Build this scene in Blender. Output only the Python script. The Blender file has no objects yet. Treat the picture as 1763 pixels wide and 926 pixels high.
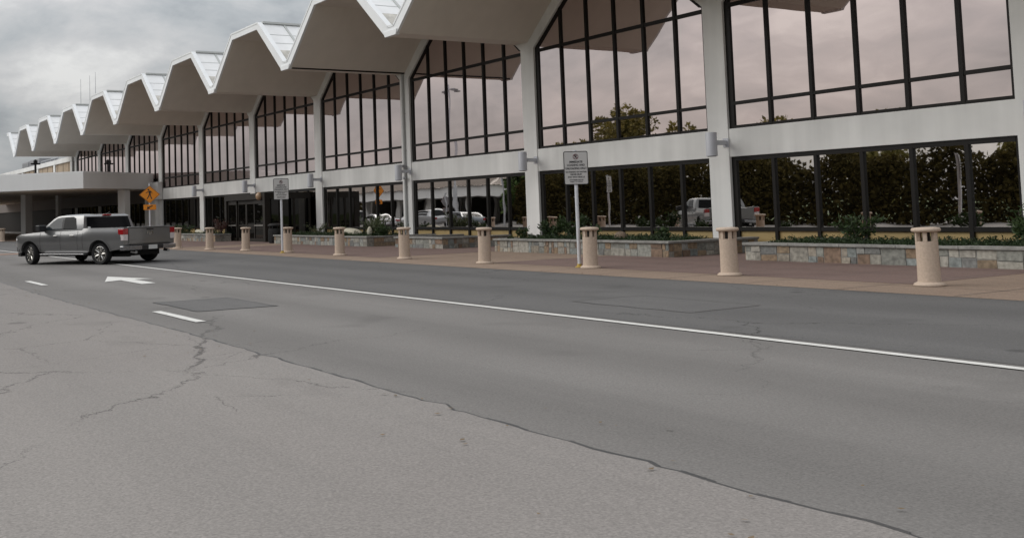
import bpy, bmesh, math, random
from mathutils import Vector, Matrix
random.seed(7)
SC = bpy.context.scene
COL = SC.collection
PI = math.pi
R = math.radians

# ------------------------------------------------------------------ helpers
def link(o):
    COL.objects.link(o); return o

def tag(o, label=None, cat=None, group=None, kind=None):
    if label: o['label'] = label
    if cat: o['category'] = cat
    if group: o['group'] = group
    if kind: o['kind'] = kind
    return o

def empty(name, loc=(0, 0, 0), rz=0):
    o = bpy.data.objects.new(name, None)
    o.location = loc; o.rotation_euler = (0, 0, rz); o.empty_display_size = .2
    return link(o)

def smooth_by_angle(me, deg=35):
    for p in me.polygons: p.use_smooth = True
    try: me.set_sharp_from_angle(angle=R(deg))
    except Exception: pass

def obj(name, bm, mat, parent=None, loc=(0, 0, 0), smooth=None, bevel=0):
    me = bpy.data.meshes.new(name)
    bm.normal_update()
    bm.to_mesh(me); bm.free()
    if isinstance(mat, (list, tuple)):
        for m in mat: me.materials.append(m)
    elif mat: me.materials.append(mat)
    if smooth: smooth_by_angle(me, smooth)
    o = bpy.data.objects.new(name, me)
    o.location = loc
    if parent: o.parent = parent
    link(o)
    if bevel:
        md = o.modifiers.new('bevel', 'BEVEL'); md.width = bevel; md.segments = 2; md.limit_method = 'ANGLE'
        md.angle_limit = R(40)
    return o

def box(bm, x0, x1, y0, y1, z0, z1, M=None):
    vs = [bm.verts.new(v) for v in ((x0, y0, z0), (x1, y0, z0), (x1, y1, z0), (x0, y1, z0),
                                    (x0, y0, z1), (x1, y0, z1), (x1, y1, z1), (x0, y1, z1))]
    if M: 
        for v in vs: v.co = M @ v.co
    for f in ((0, 3, 2, 1), (4, 5, 6, 7), (0, 1, 5, 4), (1, 2, 6, 5), (2, 3, 7, 6), (3, 0, 4, 7)):
        bm.faces.new([vs[i] for i in f])
    return vs

def ngon_prism(bm, pts, axis, a0, a1):
    """pts 2-D outline; axis 'y' -> pts are (x,z); 'z' -> (x,y); 'x' -> (y,z)"""
    def mk(p, a):
        return {'y': (p[0], a, p[1]), 'z': (p[0], p[1], a), 'x': (a, p[0], p[1])}[axis]
    A = [bm.verts.new(mk(p, a0)) for p in pts]; B = [bm.verts.new(mk(p, a1)) for p in pts]
    n = len(pts)
    fs = [bm.faces.new(A), bm.faces.new(B[::-1])]
    for i in range(n):
        fs.append(bm.faces.new((A[i], B[i], B[(i + 1) % n], A[(i + 1) % n])))
    bmesh.ops.recalc_face_normals(bm, faces=fs)
    return fs

def tube(bm, p0, p1, r0, r1=None, n=12, caps=True):
    r1 = r0 if r1 is None else r1
    p0, p1 = Vector(p0), Vector(p1); d = (p1 - p0)
    q = d.to_track_quat('Z', 'Y').to_matrix()
    A, B = [], []
    for i in range(n):
        t = 2 * PI * i / n; c = Vector((math.cos(t), math.sin(t), 0))
        A.append(bm.verts.new(p0 + q @ (c * r0))); B.append(bm.verts.new(p1 + q @ (c * r1)))
    for i in range(n): bm.faces.new((A[i], A[(i + 1) % n], B[(i + 1) % n], B[i]))
    if caps: bm.faces.new(A[::-1]); bm.faces.new(B)

def lathe(bm, prof, n=32, cx=0, cy=0):
    rings = []
    for r, z in prof:
        rings.append([bm.verts.new((cx + r * math.cos(2 * PI * i / n), cy + r * math.sin(2 * PI * i / n), z)) for i in range(n)])
    for a, b in zip(rings, rings[1:]):
        for i in range(n): bm.faces.new((a[i], a[(i + 1) % n], b[(i + 1) % n], b[i]))
    bm.faces.new(rings[0][::-1]); bm.faces.new(rings[-1])

def poly(bm, pts):
    return bm.faces.new([bm.verts.new(p) for p in pts])

def face_dir(bm, sx, pts):
    f = poly(bm, pts); f.normal_update()
    if f.normal.x * sx < 0: f.normal_flip()
    return f

def copy_tree(o, parent=None):
    c = o.copy(); COL.objects.link(c); c.parent = parent
    for ch in list(o.children): copy_tree(ch, c)
    return c

# ------------------------------------------------------------------ materials
def mat(name, col, rough=.6, metal=0, noise=0, nscale=4, bump=0, bscale=40, spec=.5, coat=0, obj_space=True, col2=None):
    m = bpy.data.materials.new(name); m.use_nodes = True
    nt = m.node_tree; b = nt.nodes['Principled BSDF']
    b.inputs['Base Color'].default_value = (*col, 1); b.inputs['Roughness'].default_value = rough
    b.inputs['Metallic'].default_value = metal; b.inputs['Specular IOR Level'].default_value = spec
    if coat: b.inputs['Coat Weight'].default_value = coat; b.inputs['Coat Roughness'].default_value = .08
    if noise or bump or col2:
        tc = nt.nodes.new('ShaderNodeTexCoord')
        if noise or col2:
            n = nt.nodes.new('ShaderNodeTexNoise'); n.inputs['Scale'].default_value = nscale
            n.inputs['Detail'].default_value = 6; n.inputs['Roughness'].default_value = .65
            nt.links.new(tc.outputs['Object'], n.inputs['Vector'])
            r = nt.nodes.new('ShaderNodeValToRGB'); r.color_ramp.elements[0].position = .3; r.color_ramp.elements[1].position = .7
            a = [max(0, c * (1 - noise)) for c in col]; bb = [min(1, c * (1 + noise)) for c in col]
            if col2: a, bb = col, col2
            r.color_ramp.elements[0].color = (*a, 1); r.color_ramp.elements[1].color = (*bb, 1)
            nt.links.new(n.outputs['Fac'], r.inputs['Fac']); nt.links.new(r.outputs['Color'], b.inputs['Base Color'])
        if bump:
            n2 = nt.nodes.new('ShaderNodeTexNoise'); n2.inputs['Scale'].default_value = bscale; n2.inputs['Detail'].default_value = 4
            nt.links.new(tc.outputs['Object'], n2.inputs['Vector'])
            bp = nt.nodes.new('ShaderNodeBump'); bp.inputs['Strength'].default_value = bump; bp.inputs['Distance'].default_value = .02
            nt.links.new(n2.outputs['Fac'], bp.inputs['Height']); nt.links.new(bp.outputs['Normal'], b.inputs['Normal'])
    return m

def nt_sep(nt, sock):
    n = nt.nodes.new('ShaderNodeSeparateColor'); nt.links.new(sock, n.inputs[0]); return n.outputs[0]

def ground_mat(name, c1, c2, c3, fine=60, crack=0, stain=0, tracks=0, drips=0):
    """layered: large blotches, mid mottling, fine aggregate"""
    m = bpy.data.materials.new(name); m.use_nodes = True
    nt = m.node_tree; L = nt.links; b = nt.nodes['Principled BSDF']
    b.inputs['Roughness'].default_value = .88; b.inputs['Specular IOR Level'].default_value = .3
    g = nt.nodes.new('ShaderNodeNewGeometry')
    def noise(s, d=5, r=.6, vec=None):
        n = nt.nodes.new('ShaderNodeTexNoise'); n.inputs['Scale'].default_value = s; n.inputs['Detail'].default_value = d
        n.inputs['Roughness'].default_value = r; L.new(vec or g.outputs['Position'], n.inputs['Vector']); return n
    def mix(f, a, bb, mode='MIX'):
        x = nt.nodes.new('ShaderNodeMix'); x.data_type = 'RGBA'; x.blend_type = mode
        if isinstance(f, float): x.inputs[0].default_value = f
        else: L.new(f, x.inputs[0])
        for i, v in ((6, a), (7, bb)):
            if isinstance(v, tuple): x.inputs[i].default_value = (*v, 1)
            else: L.new(v, x.inputs[i])
        return x.outputs[2]
    def ramp(v, lo, hi):
        r = nt.nodes.new('ShaderNodeMapRange'); r.inputs[1].default_value = lo; r.inputs[2].default_value = hi
        L.new(v, r.inputs[0]); return r.outputs[0]
    base = mix(ramp(noise(.12, 6).outputs['Fac'], .35, .65), c1, c2)
    # streaks along the driving direction
    mp = nt.nodes.new('ShaderNodeMapping'); mp.inputs['Scale'].default_value = (.06, 1.1, 1)
    L.new(g.outputs['Position'], mp.inputs['Vector'])
    st = ramp(noise(1.0, 4, .6, mp.outputs['Vector']).outputs['Fac'], .45, .75)
    sm = nt.nodes.new('ShaderNodeMath'); sm.operation = 'MULTIPLY'; sm.inputs[1].default_value = .45; L.new(st, sm.inputs[0])
    base = mix(sm.outputs[0], base, c3)
    fn = noise(fine, 3, .7)
    fm = ramp(fn.outputs['Fac'], .3, .7)
    fine_c = nt.nodes.new('ShaderNodeMapRange'); L.new(fm, fine_c.inputs[0]); fine_c.inputs[3].default_value = .82; fine_c.inputs[4].default_value = 1.18
    vm = nt.nodes.new('ShaderNodeVectorMath'); vm.operation = 'SCALE'; L.new(base, vm.inputs[0]); L.new(fine_c.outputs[0], vm.inputs['Scale'])
    colr = vm.outputs[0]
    if stain:
        s2 = ramp(noise(.55, 3, .5).outputs['Fac'], .62, .72)
        k = nt.nodes.new('ShaderNodeMath'); k.operation = 'MULTIPLY'; k.inputs[1].default_value = stain; L.new(s2, k.inputs[0])
        colr = mix(k.outputs[0], colr, tuple(c * .55 for c in c1))
    def mth(op, a, bb=None):
        n = nt.nodes.new('ShaderNodeMath'); n.operation = op
        for i, v in enumerate((a, bb)):
            if v is None: continue
            if isinstance(v, (int, float)): n.inputs[i].default_value = v
            else: L.new(v, n.inputs[i])
        return n.outputs[0]
    # light and dark chippings
    ag = nt.nodes.new('ShaderNodeTexVoronoi'); ag.inputs['Scale'].default_value = fine * 1.9; L.new(g.outputs['Position'], ag.inputs['Vector'])
    am = nt.nodes.new('ShaderNodeMapRange'); L.new(ag.outputs['Color'], am.inputs[0]); am.inputs[3].default_value = .84; am.inputs[4].default_value = 1.16
    v2 = nt.nodes.new('ShaderNodeVectorMath'); v2.operation = 'SCALE'; L.new(colr, v2.inputs[0]); L.new(am.outputs[0], v2.inputs['Scale']); colr = v2.outputs[0]
    if tracks:
        # polished wheel tracks and a darker oily strip along each lane
        sp = nt.nodes.new('ShaderNodeSeparateXYZ'); L.new(g.outputs['Position'], sp.inputs[0])
        wob = mth('MULTIPLY', noise(.05, 2).outputs['Fac'], 1.2)
        ph = mth('MULTIPLY', mth('ADD', sp.outputs[1], wob), 2 * PI / 2.45)
        sn = nt.nodes.new('ShaderNodeMapRange'); L.new(mth('SINE', ph), sn.inputs[0]); sn.inputs[1].default_value = -1; sn.inputs[2].default_value = 1
        sn.inputs[3].default_value = 1 - tracks; sn.inputs[4].default_value = 1 + tracks * .7
        v3 = nt.nodes.new('ShaderNodeVectorMath'); v3.operation = 'SCALE'; L.new(colr, v3.inputs[0]); L.new(sn.outputs[0], v3.inputs['Scale']); colr = v3.outputs[0]
    if drips:
        vd = nt.nodes.new('ShaderNodeTexVoronoi'); vd.inputs['Scale'].default_value = .75; L.new(g.outputs['Position'], vd.inputs['Vector'])
        jag = mth('MULTIPLY', noise(7, 3).outputs['Fac'], .10)
        rad = mth('ADD', vd.outputs['Distance'], jag)
        sz = mth('MULTIPLY', mth('POWER', nt_sep(nt, vd.outputs['Color']), 5.0), .19)
        dm = nt.nodes.new('ShaderNodeMapRange'); L.new(mth('SUBTRACT', rad, sz), dm.inputs[0]); dm.inputs[1].default_value = 0.0; dm.inputs[2].default_value = .05
        dm.inputs[3].default_value = drips; dm.inputs[4].default_value = 0
        colr = mix(dm.outputs[0], colr, tuple(c * .45 for c in c1))
    if crack:
        for sc_, wid, off_, th in ((.16, 1.0, 0, .48), (.55, .7, 31.7, .56)):
            wp = noise(.5, 10, .72)
            wv = nt.nodes.new('ShaderNodeVectorMath'); wv.operation = 'MULTIPLY_ADD'
            k_ = 1.9 if sc_ < .3 else .9
            L.new(wp.outputs['Color'], wv.inputs[0]); wv.inputs[1].default_value = (k_, k_, 0); L.new(g.outputs['Position'], wv.inputs[2])
            wo = nt.nodes.new('ShaderNodeVectorMath'); wo.operation = 'ADD'; wo.inputs[1].default_value = (off_, off_ * .7, 0); L.new(wv.outputs[0], wo.inputs[0])
            v = nt.nodes.new('ShaderNodeTexVoronoi'); v.feature = 'DISTANCE_TO_EDGE'; v.inputs['Scale'].default_value = sc_
            L.new(wo.outputs[0], v.inputs['Vector'])
            gate = ramp(noise(.10, 3).outputs['Fac'], th, th + .10)
            wthr = mth('MULTIPLY', mth('MULTIPLY', gate, ramp(noise(2.3, 4).outputs['Fac'], .25, .75)), .0055 * wid * (sc_ / .16) ** .5)
            inside = mth('LESS_THAN', v.outputs['Distance'], wthr)
            colr = mix(mth('MULTIPLY', inside, crack), colr, tuple(c * .28 for c in c1))
    L.new(colr, b.inputs['Base Color'])
    bp = nt.nodes.new('ShaderNodeBump'); bp.inputs['Strength'].default_value = .35; bp.inputs['Distance'].default_value = .008
    L.new(fn.outputs['Fac'], bp.inputs['Height']); L.new(bp.outputs['Normal'], b.inputs['Normal'])
    return m

def glass_mat(name, tint, dark, refl, wave=.0035, wscale=.55):
    """bronze reflective glazing: coloured mirror coat over a dark body, slightly wavy"""
    m = bpy.data.materials.new(name); m.use_nodes = True
    nt = m.node_tree; L = nt.links; nt.nodes.remove(nt.nodes['Principled BSDF'])
    out = nt.nodes['Material Output']
    gl = nt.nodes.new('ShaderNodeBsdfGlossy'); gl.inputs['Color'].default_value = (*tint, 1); gl.inputs['Roughness'].default_value = .012
    df = nt.nodes.new('ShaderNodeBsdfDiffuse'); df.inputs['Color'].default_value = (*dark, 1)
    lw = nt.nodes.new('ShaderNodeFresnel'); lw.inputs['IOR'].default_value = 1.5
    mr = nt.nodes.new('ShaderNodeMapRange'); mr.inputs[1].default_value = 0; mr.inputs[2].default_value = 1
    mr.inputs[3].default_value = refl; mr.inputs[4].default_value = 1; L.new(lw.outputs[0], mr.inputs[0])
    mx = nt.nodes.new('ShaderNodeMixShader'); L.new(mr.outputs[0], mx.inputs[0]); L.new(df.outputs[0], mx.inputs[1]); L.new(gl.outputs[0], mx.inputs[2])
    g = nt.nodes.new('ShaderNodeNewGeometry'); n = nt.nodes.new('ShaderNodeTexNoise'); n.inputs['Scale'].default_value = wscale; n.inputs['Detail'].default_value = 1
    L.new(g.outputs['Position'], n.inputs['Vector'])
    bp = nt.nodes.new('ShaderNodeBump'); bp.inputs['Strength'].default_value = 1; bp.inputs['Distance'].default_value = wave
    L.new(n.outputs['Fac'], bp.inputs['Height']); L.new(bp.outputs['Normal'], gl.inputs['Normal'])
    L.new(mx.outputs[0], out.inputs['Surface'])
    return m

def stone_mat():
    m = bpy.data.materials.new('ledgestone'); m.use_nodes = True
    nt = m.node_tree; L = nt.links; b = nt.nodes['Principled BSDF']; b.inputs['Roughness'].default_value = .85
    tc = nt.nodes.new('ShaderNodeAttribute'); tc.attribute_name = 'stone'; tc.attribute_type = 'GEOMETRY'
    g = nt.nodes.new('ShaderNodeNewGeometry')
    n = nt.nodes.new('ShaderNodeTexNoise'); n.inputs['Scale'].default_value = 9; n.inputs['Detail'].default_value = 6; L.new(g.outputs['Position'], n.inputs['Vector'])
    mr = nt.nodes.new('ShaderNodeMapRange'); mr.inputs[1].default_value = .3; mr.inputs[2].default_value = .7; mr.inputs[3].default_value = .65; mr.inputs[4].default_value = 1.3
    L.new(n.outputs['Fac'], mr.inputs[0])
    v = nt.nodes.new('ShaderNodeVectorMath'); v.operation = 'SCALE'; L.new(tc.outputs['Color'], v.inputs[0]); L.new(mr.outputs[0], v.inputs['Scale'])
    L.new(v.outputs[0], b.inputs['Base Color'])
    bp = nt.nodes.new('ShaderNodeBump'); bp.inputs['Strength'].default_value = .5; bp.inputs['Distance'].default_value = .02
    L.new(n.outputs['Fac'], bp.inputs['Height']); L.new(bp.outputs['Normal'], b.inputs['Normal'])
    return m

def leaf_mat(name, c1, c2, rough=.6, spec=.4):
    m = bpy.data.materials.new(name); m.use_nodes = True
    nt = m.node_tree; L = nt.links; b = nt.nodes['Principled BSDF']; b.inputs['Roughness'].default_value = rough; b.inputs['Specular IOR Level'].default_value = spec
    g = nt.nodes.new('ShaderNodeNewGeometry')
    n = nt.nodes.new('ShaderNodeTexNoise'); n.inputs['Scale'].default_value = 1.3; n.inputs['Detail'].default_value = 4; L.new(g.outputs['Position'], n.inputs['Vector'])
    ad = nt.nodes.new('ShaderNodeMath'); ad.operation = 'MULTIPLY_ADD'; L.new(g.outputs['Random Per Island'], ad.inputs[0]); ad.inputs[1].default_value = .5
    L.new(n.outputs['Fac'], ad.inputs[2])
    mr = nt.nodes.new('ShaderNodeMapRange'); mr.inputs[1].default_value = .4; mr.inputs[2].default_value = 1.1; L.new(ad.outputs[0], mr.inputs[0])
    x = nt.nodes.new('ShaderNodeMix'); x.data_type = 'RGBA'; L.new(mr.outputs[0], x.inputs[0])
    x.inputs[6].default_value = (*c1, 1); x.inputs[7].default_value = (*c2, 1); L.new(x.outputs[2], b.inputs['Base Color'])
    tr = nt.nodes.new('ShaderNodeBsdfTranslucent'); L.new(x.outputs[2], tr.inputs['Color'])
    ms = nt.nodes.new('ShaderNodeMixShader'); ms.inputs[0].default_value = .25
    L.new(b.outputs[0], ms.inputs[1]); L.new(tr.outputs[0], ms.inputs[2]); L.new(ms.outputs[0], nt.nodes['Material Output'].inputs['Surface'])
    return m

def weathered_white(name, col, streak=.18):
    m = bpy.data.materials.new(name); m.use_nodes = True
    nt = m.node_tree; L = nt.links; b = nt.nodes['Principled BSDF']; b.inputs['Roughness'].default_value = .65
    g = nt.nodes.new('ShaderNodeNewGeometry')
    mp = nt.nodes.new('ShaderNodeMapping'); mp.inputs['Scale'].default_value = (1.6, 1.6, .12); L.new(g.outputs['Position'], mp.inputs['Vector'])
    n = nt.nodes.new('ShaderNodeTexNoise'); n.inputs['Scale'].default_value = 1; n.inputs['Detail'].default_value = 6; L.new(mp.outputs[0], n.inputs['Vector'])
    n2 = nt.nodes.new('ShaderNodeTexNoise'); n2.inputs['Scale'].default_value = .5; n2.inputs['Detail'].default_value = 5; L.new(g.outputs['Position'], n2.inputs['Vector'])
    av = nt.nodes.new('ShaderNodeMath'); av.operation = 'ADD'; L.new(n.outputs['Fac'], av.inputs[0]); L.new(n2.outputs['Fac'], av.inputs[1])
    mr = nt.nodes.new('ShaderNodeMapRange'); mr.inputs[1].default_value = .7; mr.inputs[2].default_value = 1.3
    mr.inputs[3].default_value = 1 - streak; mr.inputs[4].default_value = 1 + streak * .3; L.new(av.outputs[0], mr.inputs[0])
    v = nt.nodes.new('ShaderNodeVectorMath'); v.operation = 'SCALE'; v.inputs[0].default_value = col; L.new(mr.outputs[0], v.inputs['Scale'])
    L.new(v.outputs[0], b.inputs['Base Color'])
    return m

M = {}
M['asphalt'] = ground_mat('old_asphalt', (.155, .146, .138), (.182, .172, .163), (.128, .121, .115), 40, crack=.5, stain=.3, tracks=.10, drips=.7)
M['asphalt_new'] = ground_mat('kerb_lane_asphalt', (.100, .097, .095), (.122, .118, .115), (.086, .084, .083), 40, crack=.8, stain=.35, tracks=.07, drips=.6)
M['litter'] = mat('dry_leaf_litter', (.15, .105, .06), .9, noise=.4, nscale=3)
M['tar'] = mat('bitumen_seal', (.035, .034, .033), .55, noise=.25, nscale=5)
M['asphalt_new2'] = ground_mat('patch_asphalt', (.105, .102, .10), (.125, .121, .118), (.09, .088, .087), 40, stain=.2)
M['apron'] = ground_mat('apron', (.21, .192, .18), (.235, .218, .204), (.18, .168, .158), 40, crack=.75, stain=.3, drips=.6)
M['pave_tan'] = ground_mat('tan_concrete', (.232, .170, .128), (.268, .20, .152), (.20, .146, .11), 25, stain=.25)
M['pave_red'] = ground_mat('red_concrete', (.155, .106, .092), (.185, .128, .112), (.132, .088, .076), 25, stain=.25)
M['brick'] = ground_mat('brick_band', (.26, .165, .12), (.30, .19, .14), (.2, .13, .1), 25, stain=.2)
M['grass'] = ground_mat('mown_grass', (.075, .11, .03), (.10, .14, .04), (.06, .09, .03), 20)
M['paint'] = mat('road_paint', (.62, .61, .58), .7, noise=.12, nscale=6, bump=.2)
M['white'] = weathered_white('white_render', (.80, .795, .775))
M['trimwhite'] = weathered_white('white_fascia_metal', (.82, .83, .84), .07)
M['roofwhite'] = weathered_white('white_roof_membrane', (.80, .80, .80), .10)
M['roofdirty'] = mat('valley_gravel', (.50, .48, .44), .9, noise=.3, nscale=2, bump=.3)
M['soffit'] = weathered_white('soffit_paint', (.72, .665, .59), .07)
M['frame'] = mat('bronze_frame', (.009, .0075, .0065), .5, 0, spec=.25)
M['glass_up'] = glass_mat('bronze_mirror_glass', (.86, .75, .74), (.006, .005, .004), .80, .0050, .5)
M['glass_low'] = glass_mat('bronze_mirror_glass_low', (.92, .88, .85), (.006, .005, .004), .80, .003, .8)
M['glass_dark'] = glass_mat('dark_entrance_glass', (.5, .48, .45), (.004, .004, .004), .06, .001)
M['panel'] = mat('ochre_panel', (.36, .26, .11), .6, noise=.12, nscale=1.2)
M['bronze'] = mat('bronze_cladding', (.016, .013, .010), .5, 0, spec=.3, noise=.15, nscale=2)
M['inner'] = mat('dark_backing', (.02, .018, .016), .9)
M['steel'] = mat('brushed_push_bar', (.5, .48, .45), .35, .8)
M['lampwhite'] = mat('lamp_enamel', (.55, .56, .60), .45)
M['downpipe'] = mat('downpipe_grey', (.45, .46, .45), .5)
M['stone'] = stone_mat()
M['matteglass'] = mat('shaded_glazing', (.010, .009, .008), .6, spec=.1)
M['shadebeam'] = mat('shaded_beam_paint', (.13, .11, .10), .7)  # beam colour darkened to carry the deep shade under the canopy
M['capstone'] = mat('slate_coping', (.23, .225, .21), .8, noise=.3, nscale=4, bump=.4, bscale=15)
M['soil'] = mat('planter_soil', (.03, .024, .017), .95, noise=.3, nscale=8, bump=.5)
M['bollard'] = mat('exposed_aggregate', (.48, .38, .30), .85, noise=.12, nscale=22, bump=.45, bscale=60)
M['lens'] = mat('lamp_lens', (.03, .025, .02), .35)
M['post'] = mat('galvanised_post', (.62, .63, .66), .45, .3, noise=.1, nscale=8)
M['yellowbase'] = mat('yellow_base', (.42, .29, .06), .6)
M['signwhite'] = mat('sign_sheeting', (.54, .525, .51), .5)
M['signblack'] = mat('sign_black', (.012, .012, .013), .5)
M['signred'] = mat('sign_red', (.11, .013, .02), .5)
M['signorange'] = mat('sign_orange', (.80, .27, .010), .5)
M['signback'] = mat('sign_aluminium', (.35, .33, .34), .45, .5)
M['tanpanel'] = mat('tan_panel', (.40, .31, .22), .8, noise=.12, nscale=.8)
M['unitgrey'] = mat('unit_grey', (.28, .28, .29), .6, noise=.1)
M['mastgrey'] = mat('mast_grey', (.42, .43, .45), .5)
M['canopy'] = weathered_white('canopy_render', (.76, .755, .745), .05)
M['binblack'] = mat('bin_plastic', (.018, .019, .020), .5)
M['rock'] = mat('boulder_stone', (.17, .125, .09), .9, noise=.4, nscale=5, bump=.6, bscale=12)
M['palerock'] = mat('pale_stone', (.50, .47, .38), .9, noise=.25, nscale=6, bump=.5, bscale=14)
M['leaf_ground'] = leaf_mat('juniper', (.010, .022, .008), (.042, .072, .022))
M['leaf_shrub'] = leaf_mat('shrub_leaf', (.014, .028, .010), (.055, .09, .026))
M['leaf_pale'] = leaf_mat('pale_leaf', (.05, .07, .03), (.13, .15, .075))
M['leaf_red'] = leaf_mat('red_leaf', (.05, .02, .015), (.12, .05, .04))
M['leaf_tree'] = leaf_mat('tree_leaf', (.075, .075, .018), (.30, .25, .07))
M['leaf_shade'] = leaf_mat('shade_leaf', (.022, .019, .006), (.085, .066, .020), .95, .1)  # dark leaf colour with the shade of low foliage put in
M['fasciawhite'] = mat('shelter_fascia', (.88, .88, .87), .6)
M['leaf_tree2'] = leaf_mat('fresh_tree_leaf', (.035, .075, .014), (.13, .20, .05))
M['bark'] = mat('bark', (.075, .06, .048), .9, noise=.3, nscale=6, bump=.6, bscale=12)
M['ribroof'] = mat('brown_rib_roof', (.24, .20, .17), .55, .2, noise=.12, nscale=1)
M['paint_truck'] = mat('grey_metallic_paint', (.20, .20, .20), .30, .55, noise=.04, nscale=2, coat=1.0)
M['tyre'] = mat('tyre_rubber', (.012, .012, .012), .85, bump=.3, bscale=30)
M['rim'] = mat('alloy_rim', (.62, .61, .58), .22, .95)
M['rimdark'] = mat('wheel_well', (.008, .008, .008), .8)
M['blackplastic'] = mat('black_plastic', (.014, .014, .015), .5)
M['carglass'] = mat('tinted_car_glass', (.005, .006, .007), .06, 0, spec=.10)
M['cabglass'] = mat('clear_side_glass', (.030, .036, .040), .05, 0, spec=.30)
M['chrome'] = mat('chrome', (.72, .72, .72), .12, 1)
M['bumper'] = mat('bumper_steel', (.30, .30, .31), .25, .8)
M['tailred'] = mat('tail_lamp_red', (.33, .012, .016), .15, coat=.6)
M['tailclear'] = mat('tail_lamp_clear', (.62, .56, .55), .15, coat=.6)
M['headlamp'] = mat('head_lamp', (.7, .7, .7), .1, .4, coat=.8)
M['plate'] = mat('licence_plate', (.60, .60, .58), .5)
M['plateblue'] = mat('plate_ink', (.16, .18, .24), .5)
M['amber'] = mat('amber_dome', (.38, .25, .15), .35)

# ------------------------------------------------------------------ camera
W = 10.7
cam = bpy.data.cameras.new('camera'); camo = link(bpy.data.objects.new('camera', cam))
Rv = Vector((0.47522902, 0.87942156, -0.02784069)); Uv = Vector((0.06879492, -0.00559351, 0.99761514))
Fv = Vector((-0.87716853, 0.47601097, 0.06315794))
mw = Matrix(((Rv.x, Uv.x, -Fv.x, 37.26596), (Rv.y, Uv.y, -Fv.y, -29.31907), (Rv.z, Uv.z, -Fv.z, 1.790467), (0, 0, 0, 1)))
camo.matrix_world = mw
FW = 1763.0
cam.sensor_fit = 'HORIZONTAL'; cam.sensor_width = 36; cam.lens = 36 * 1756.4388 / FW
cam.shift_x = (FW / 2 - 600) / FW; cam.shift_y = -(463 - 253) / FW
cam.clip_end = 5000; cam.clip_start = .1
SC.camera = camo
CAM = Vector((37.26596, -29.31907, 1.790467))

# ------------------------------------------------------------------ world, sun
wd = bpy.data.worlds.new('World'); SC.world = wd; wd.use_nodes = True
nt = wd.node_tree; L = nt.links; bg = nt.nodes['Background']
SUN_EL, SUN_AZ = R(38), R(218)     # azimuth measured clockwise from +Y
sky = nt.nodes.new('ShaderNodeTexSky'); sky.sky_type = 'NISHITA'; sky.sun_disc = False
sky.sun_elevation = SUN_EL; sky.sun_rotation = SUN_AZ; sky.air_density = 1.5; sky.dust_density = 3
tc = nt.nodes.new('ShaderNodeTexCoord'); sep = nt.nodes.new('ShaderNodeSeparateXYZ'); L.new(tc.outputs['Generated'], sep.inputs[0])
def math_node(op, a, b=None):
    n = nt.nodes.new('ShaderNodeMath'); n.operation = op
    for i, v in enumerate((a, b)):
        if v is None: continue
        if isinstance(v, (int, float)): n.inputs[i].default_value = v
        else: L.new(v, n.inputs[i])
    return n.outputs[0]
cmb = nt.nodes.new('ShaderNodeCombineXYZ'); L.new(sep.outputs[0], cmb.inputs[0]); L.new(sep.outputs[1], cmb.inputs[1])
L.new(math_node('MULTIPLY', sep.outputs[2], 2.1), cmb.inputs[2])
def wnoise(s, d, r, off):
    mp = nt.nodes.new('ShaderNodeMapping'); mp.inputs['Location'].default_value = off; L.new(cmb.outputs[0], mp.inputs[0])
    n = nt.nodes.new('ShaderNodeTexNoise'); n.inputs['Scale'].default_value = s; n.inputs['Detail'].default_value = d; n.inputs['Roughness'].default_value = r
    n.inputs['Distortion'].default_value = .35; L.new(mp.outputs[0], n.inputs['Vector']); return n.outputs['Fac']
n1 = wnoise(5.0, 8, .55, (1.75, 4.1, .3)); n2 = wnoise(11.0, 6, .6, (9.3, 2.2, .7))
cl = math_node('ADD', math_node('MULTIPLY', n1, .68), math_node('MULTIPLY', n2, .32))
rp = nt.nodes.new('ShaderNodeValToRGB'); L.new(cl, rp.inputs[0])
els = rp.color_ramp.elements
els[0].position = .36; els[0].color = (.40, .43, .47, 1)
els[1].position = .63; els[1].color = (.98, .98, .975, 1)
e = els.new(.45); e.color = (.56, .59, .62, 1)
e = els.new(.55); e.color = (.74, .745, .76, 1)
sc = nt.nodes.new('ShaderNodeVectorMath'); sc.operation = 'SCALE'; L.new(rp.outputs[0], sc.inputs[0]); L.new(math_node('ADD', math_node('MULTIPLY', math_node('MAXIMUM', sep.outputs[2], 0.0), 12.0), 5.7), sc.inputs['Scale'])
mx = nt.nodes.new('ShaderNodeMix'); mx.data_type = 'RGBA'; mx.inputs[0].default_value = .92
L.new(sky.outputs[0], mx.inputs[6]); L.new(sc.outputs[0], mx.inputs[7]); L.new(mx.outputs[2], bg.inputs['Color'])
bg.inputs['Strength'].default_value = .10
sl = bpy.data.lights.new('sun', 'SUN'); sl.energy = 1.5; sl.angle = R(50); sl.color = (1, .97, .92)
so = link(bpy.data.objects.new('sun', sl))
sd = Vector((math.sin(SUN_AZ) * math.cos(SUN_EL), math.cos(SUN_AZ) * math.cos(SUN_EL), math.sin(SUN_EL)))
so.rotation_euler = sd.to_track_quat('Z', 'Y').to_euler(); so.location = (0, -60, 60)
vs = SC.view_settings; vs.view_transform = 'Standard'; vs.look = 'None'; vs.gamma = 1; vs.exposure = .1; vs.use_curve_mapping = False

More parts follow.
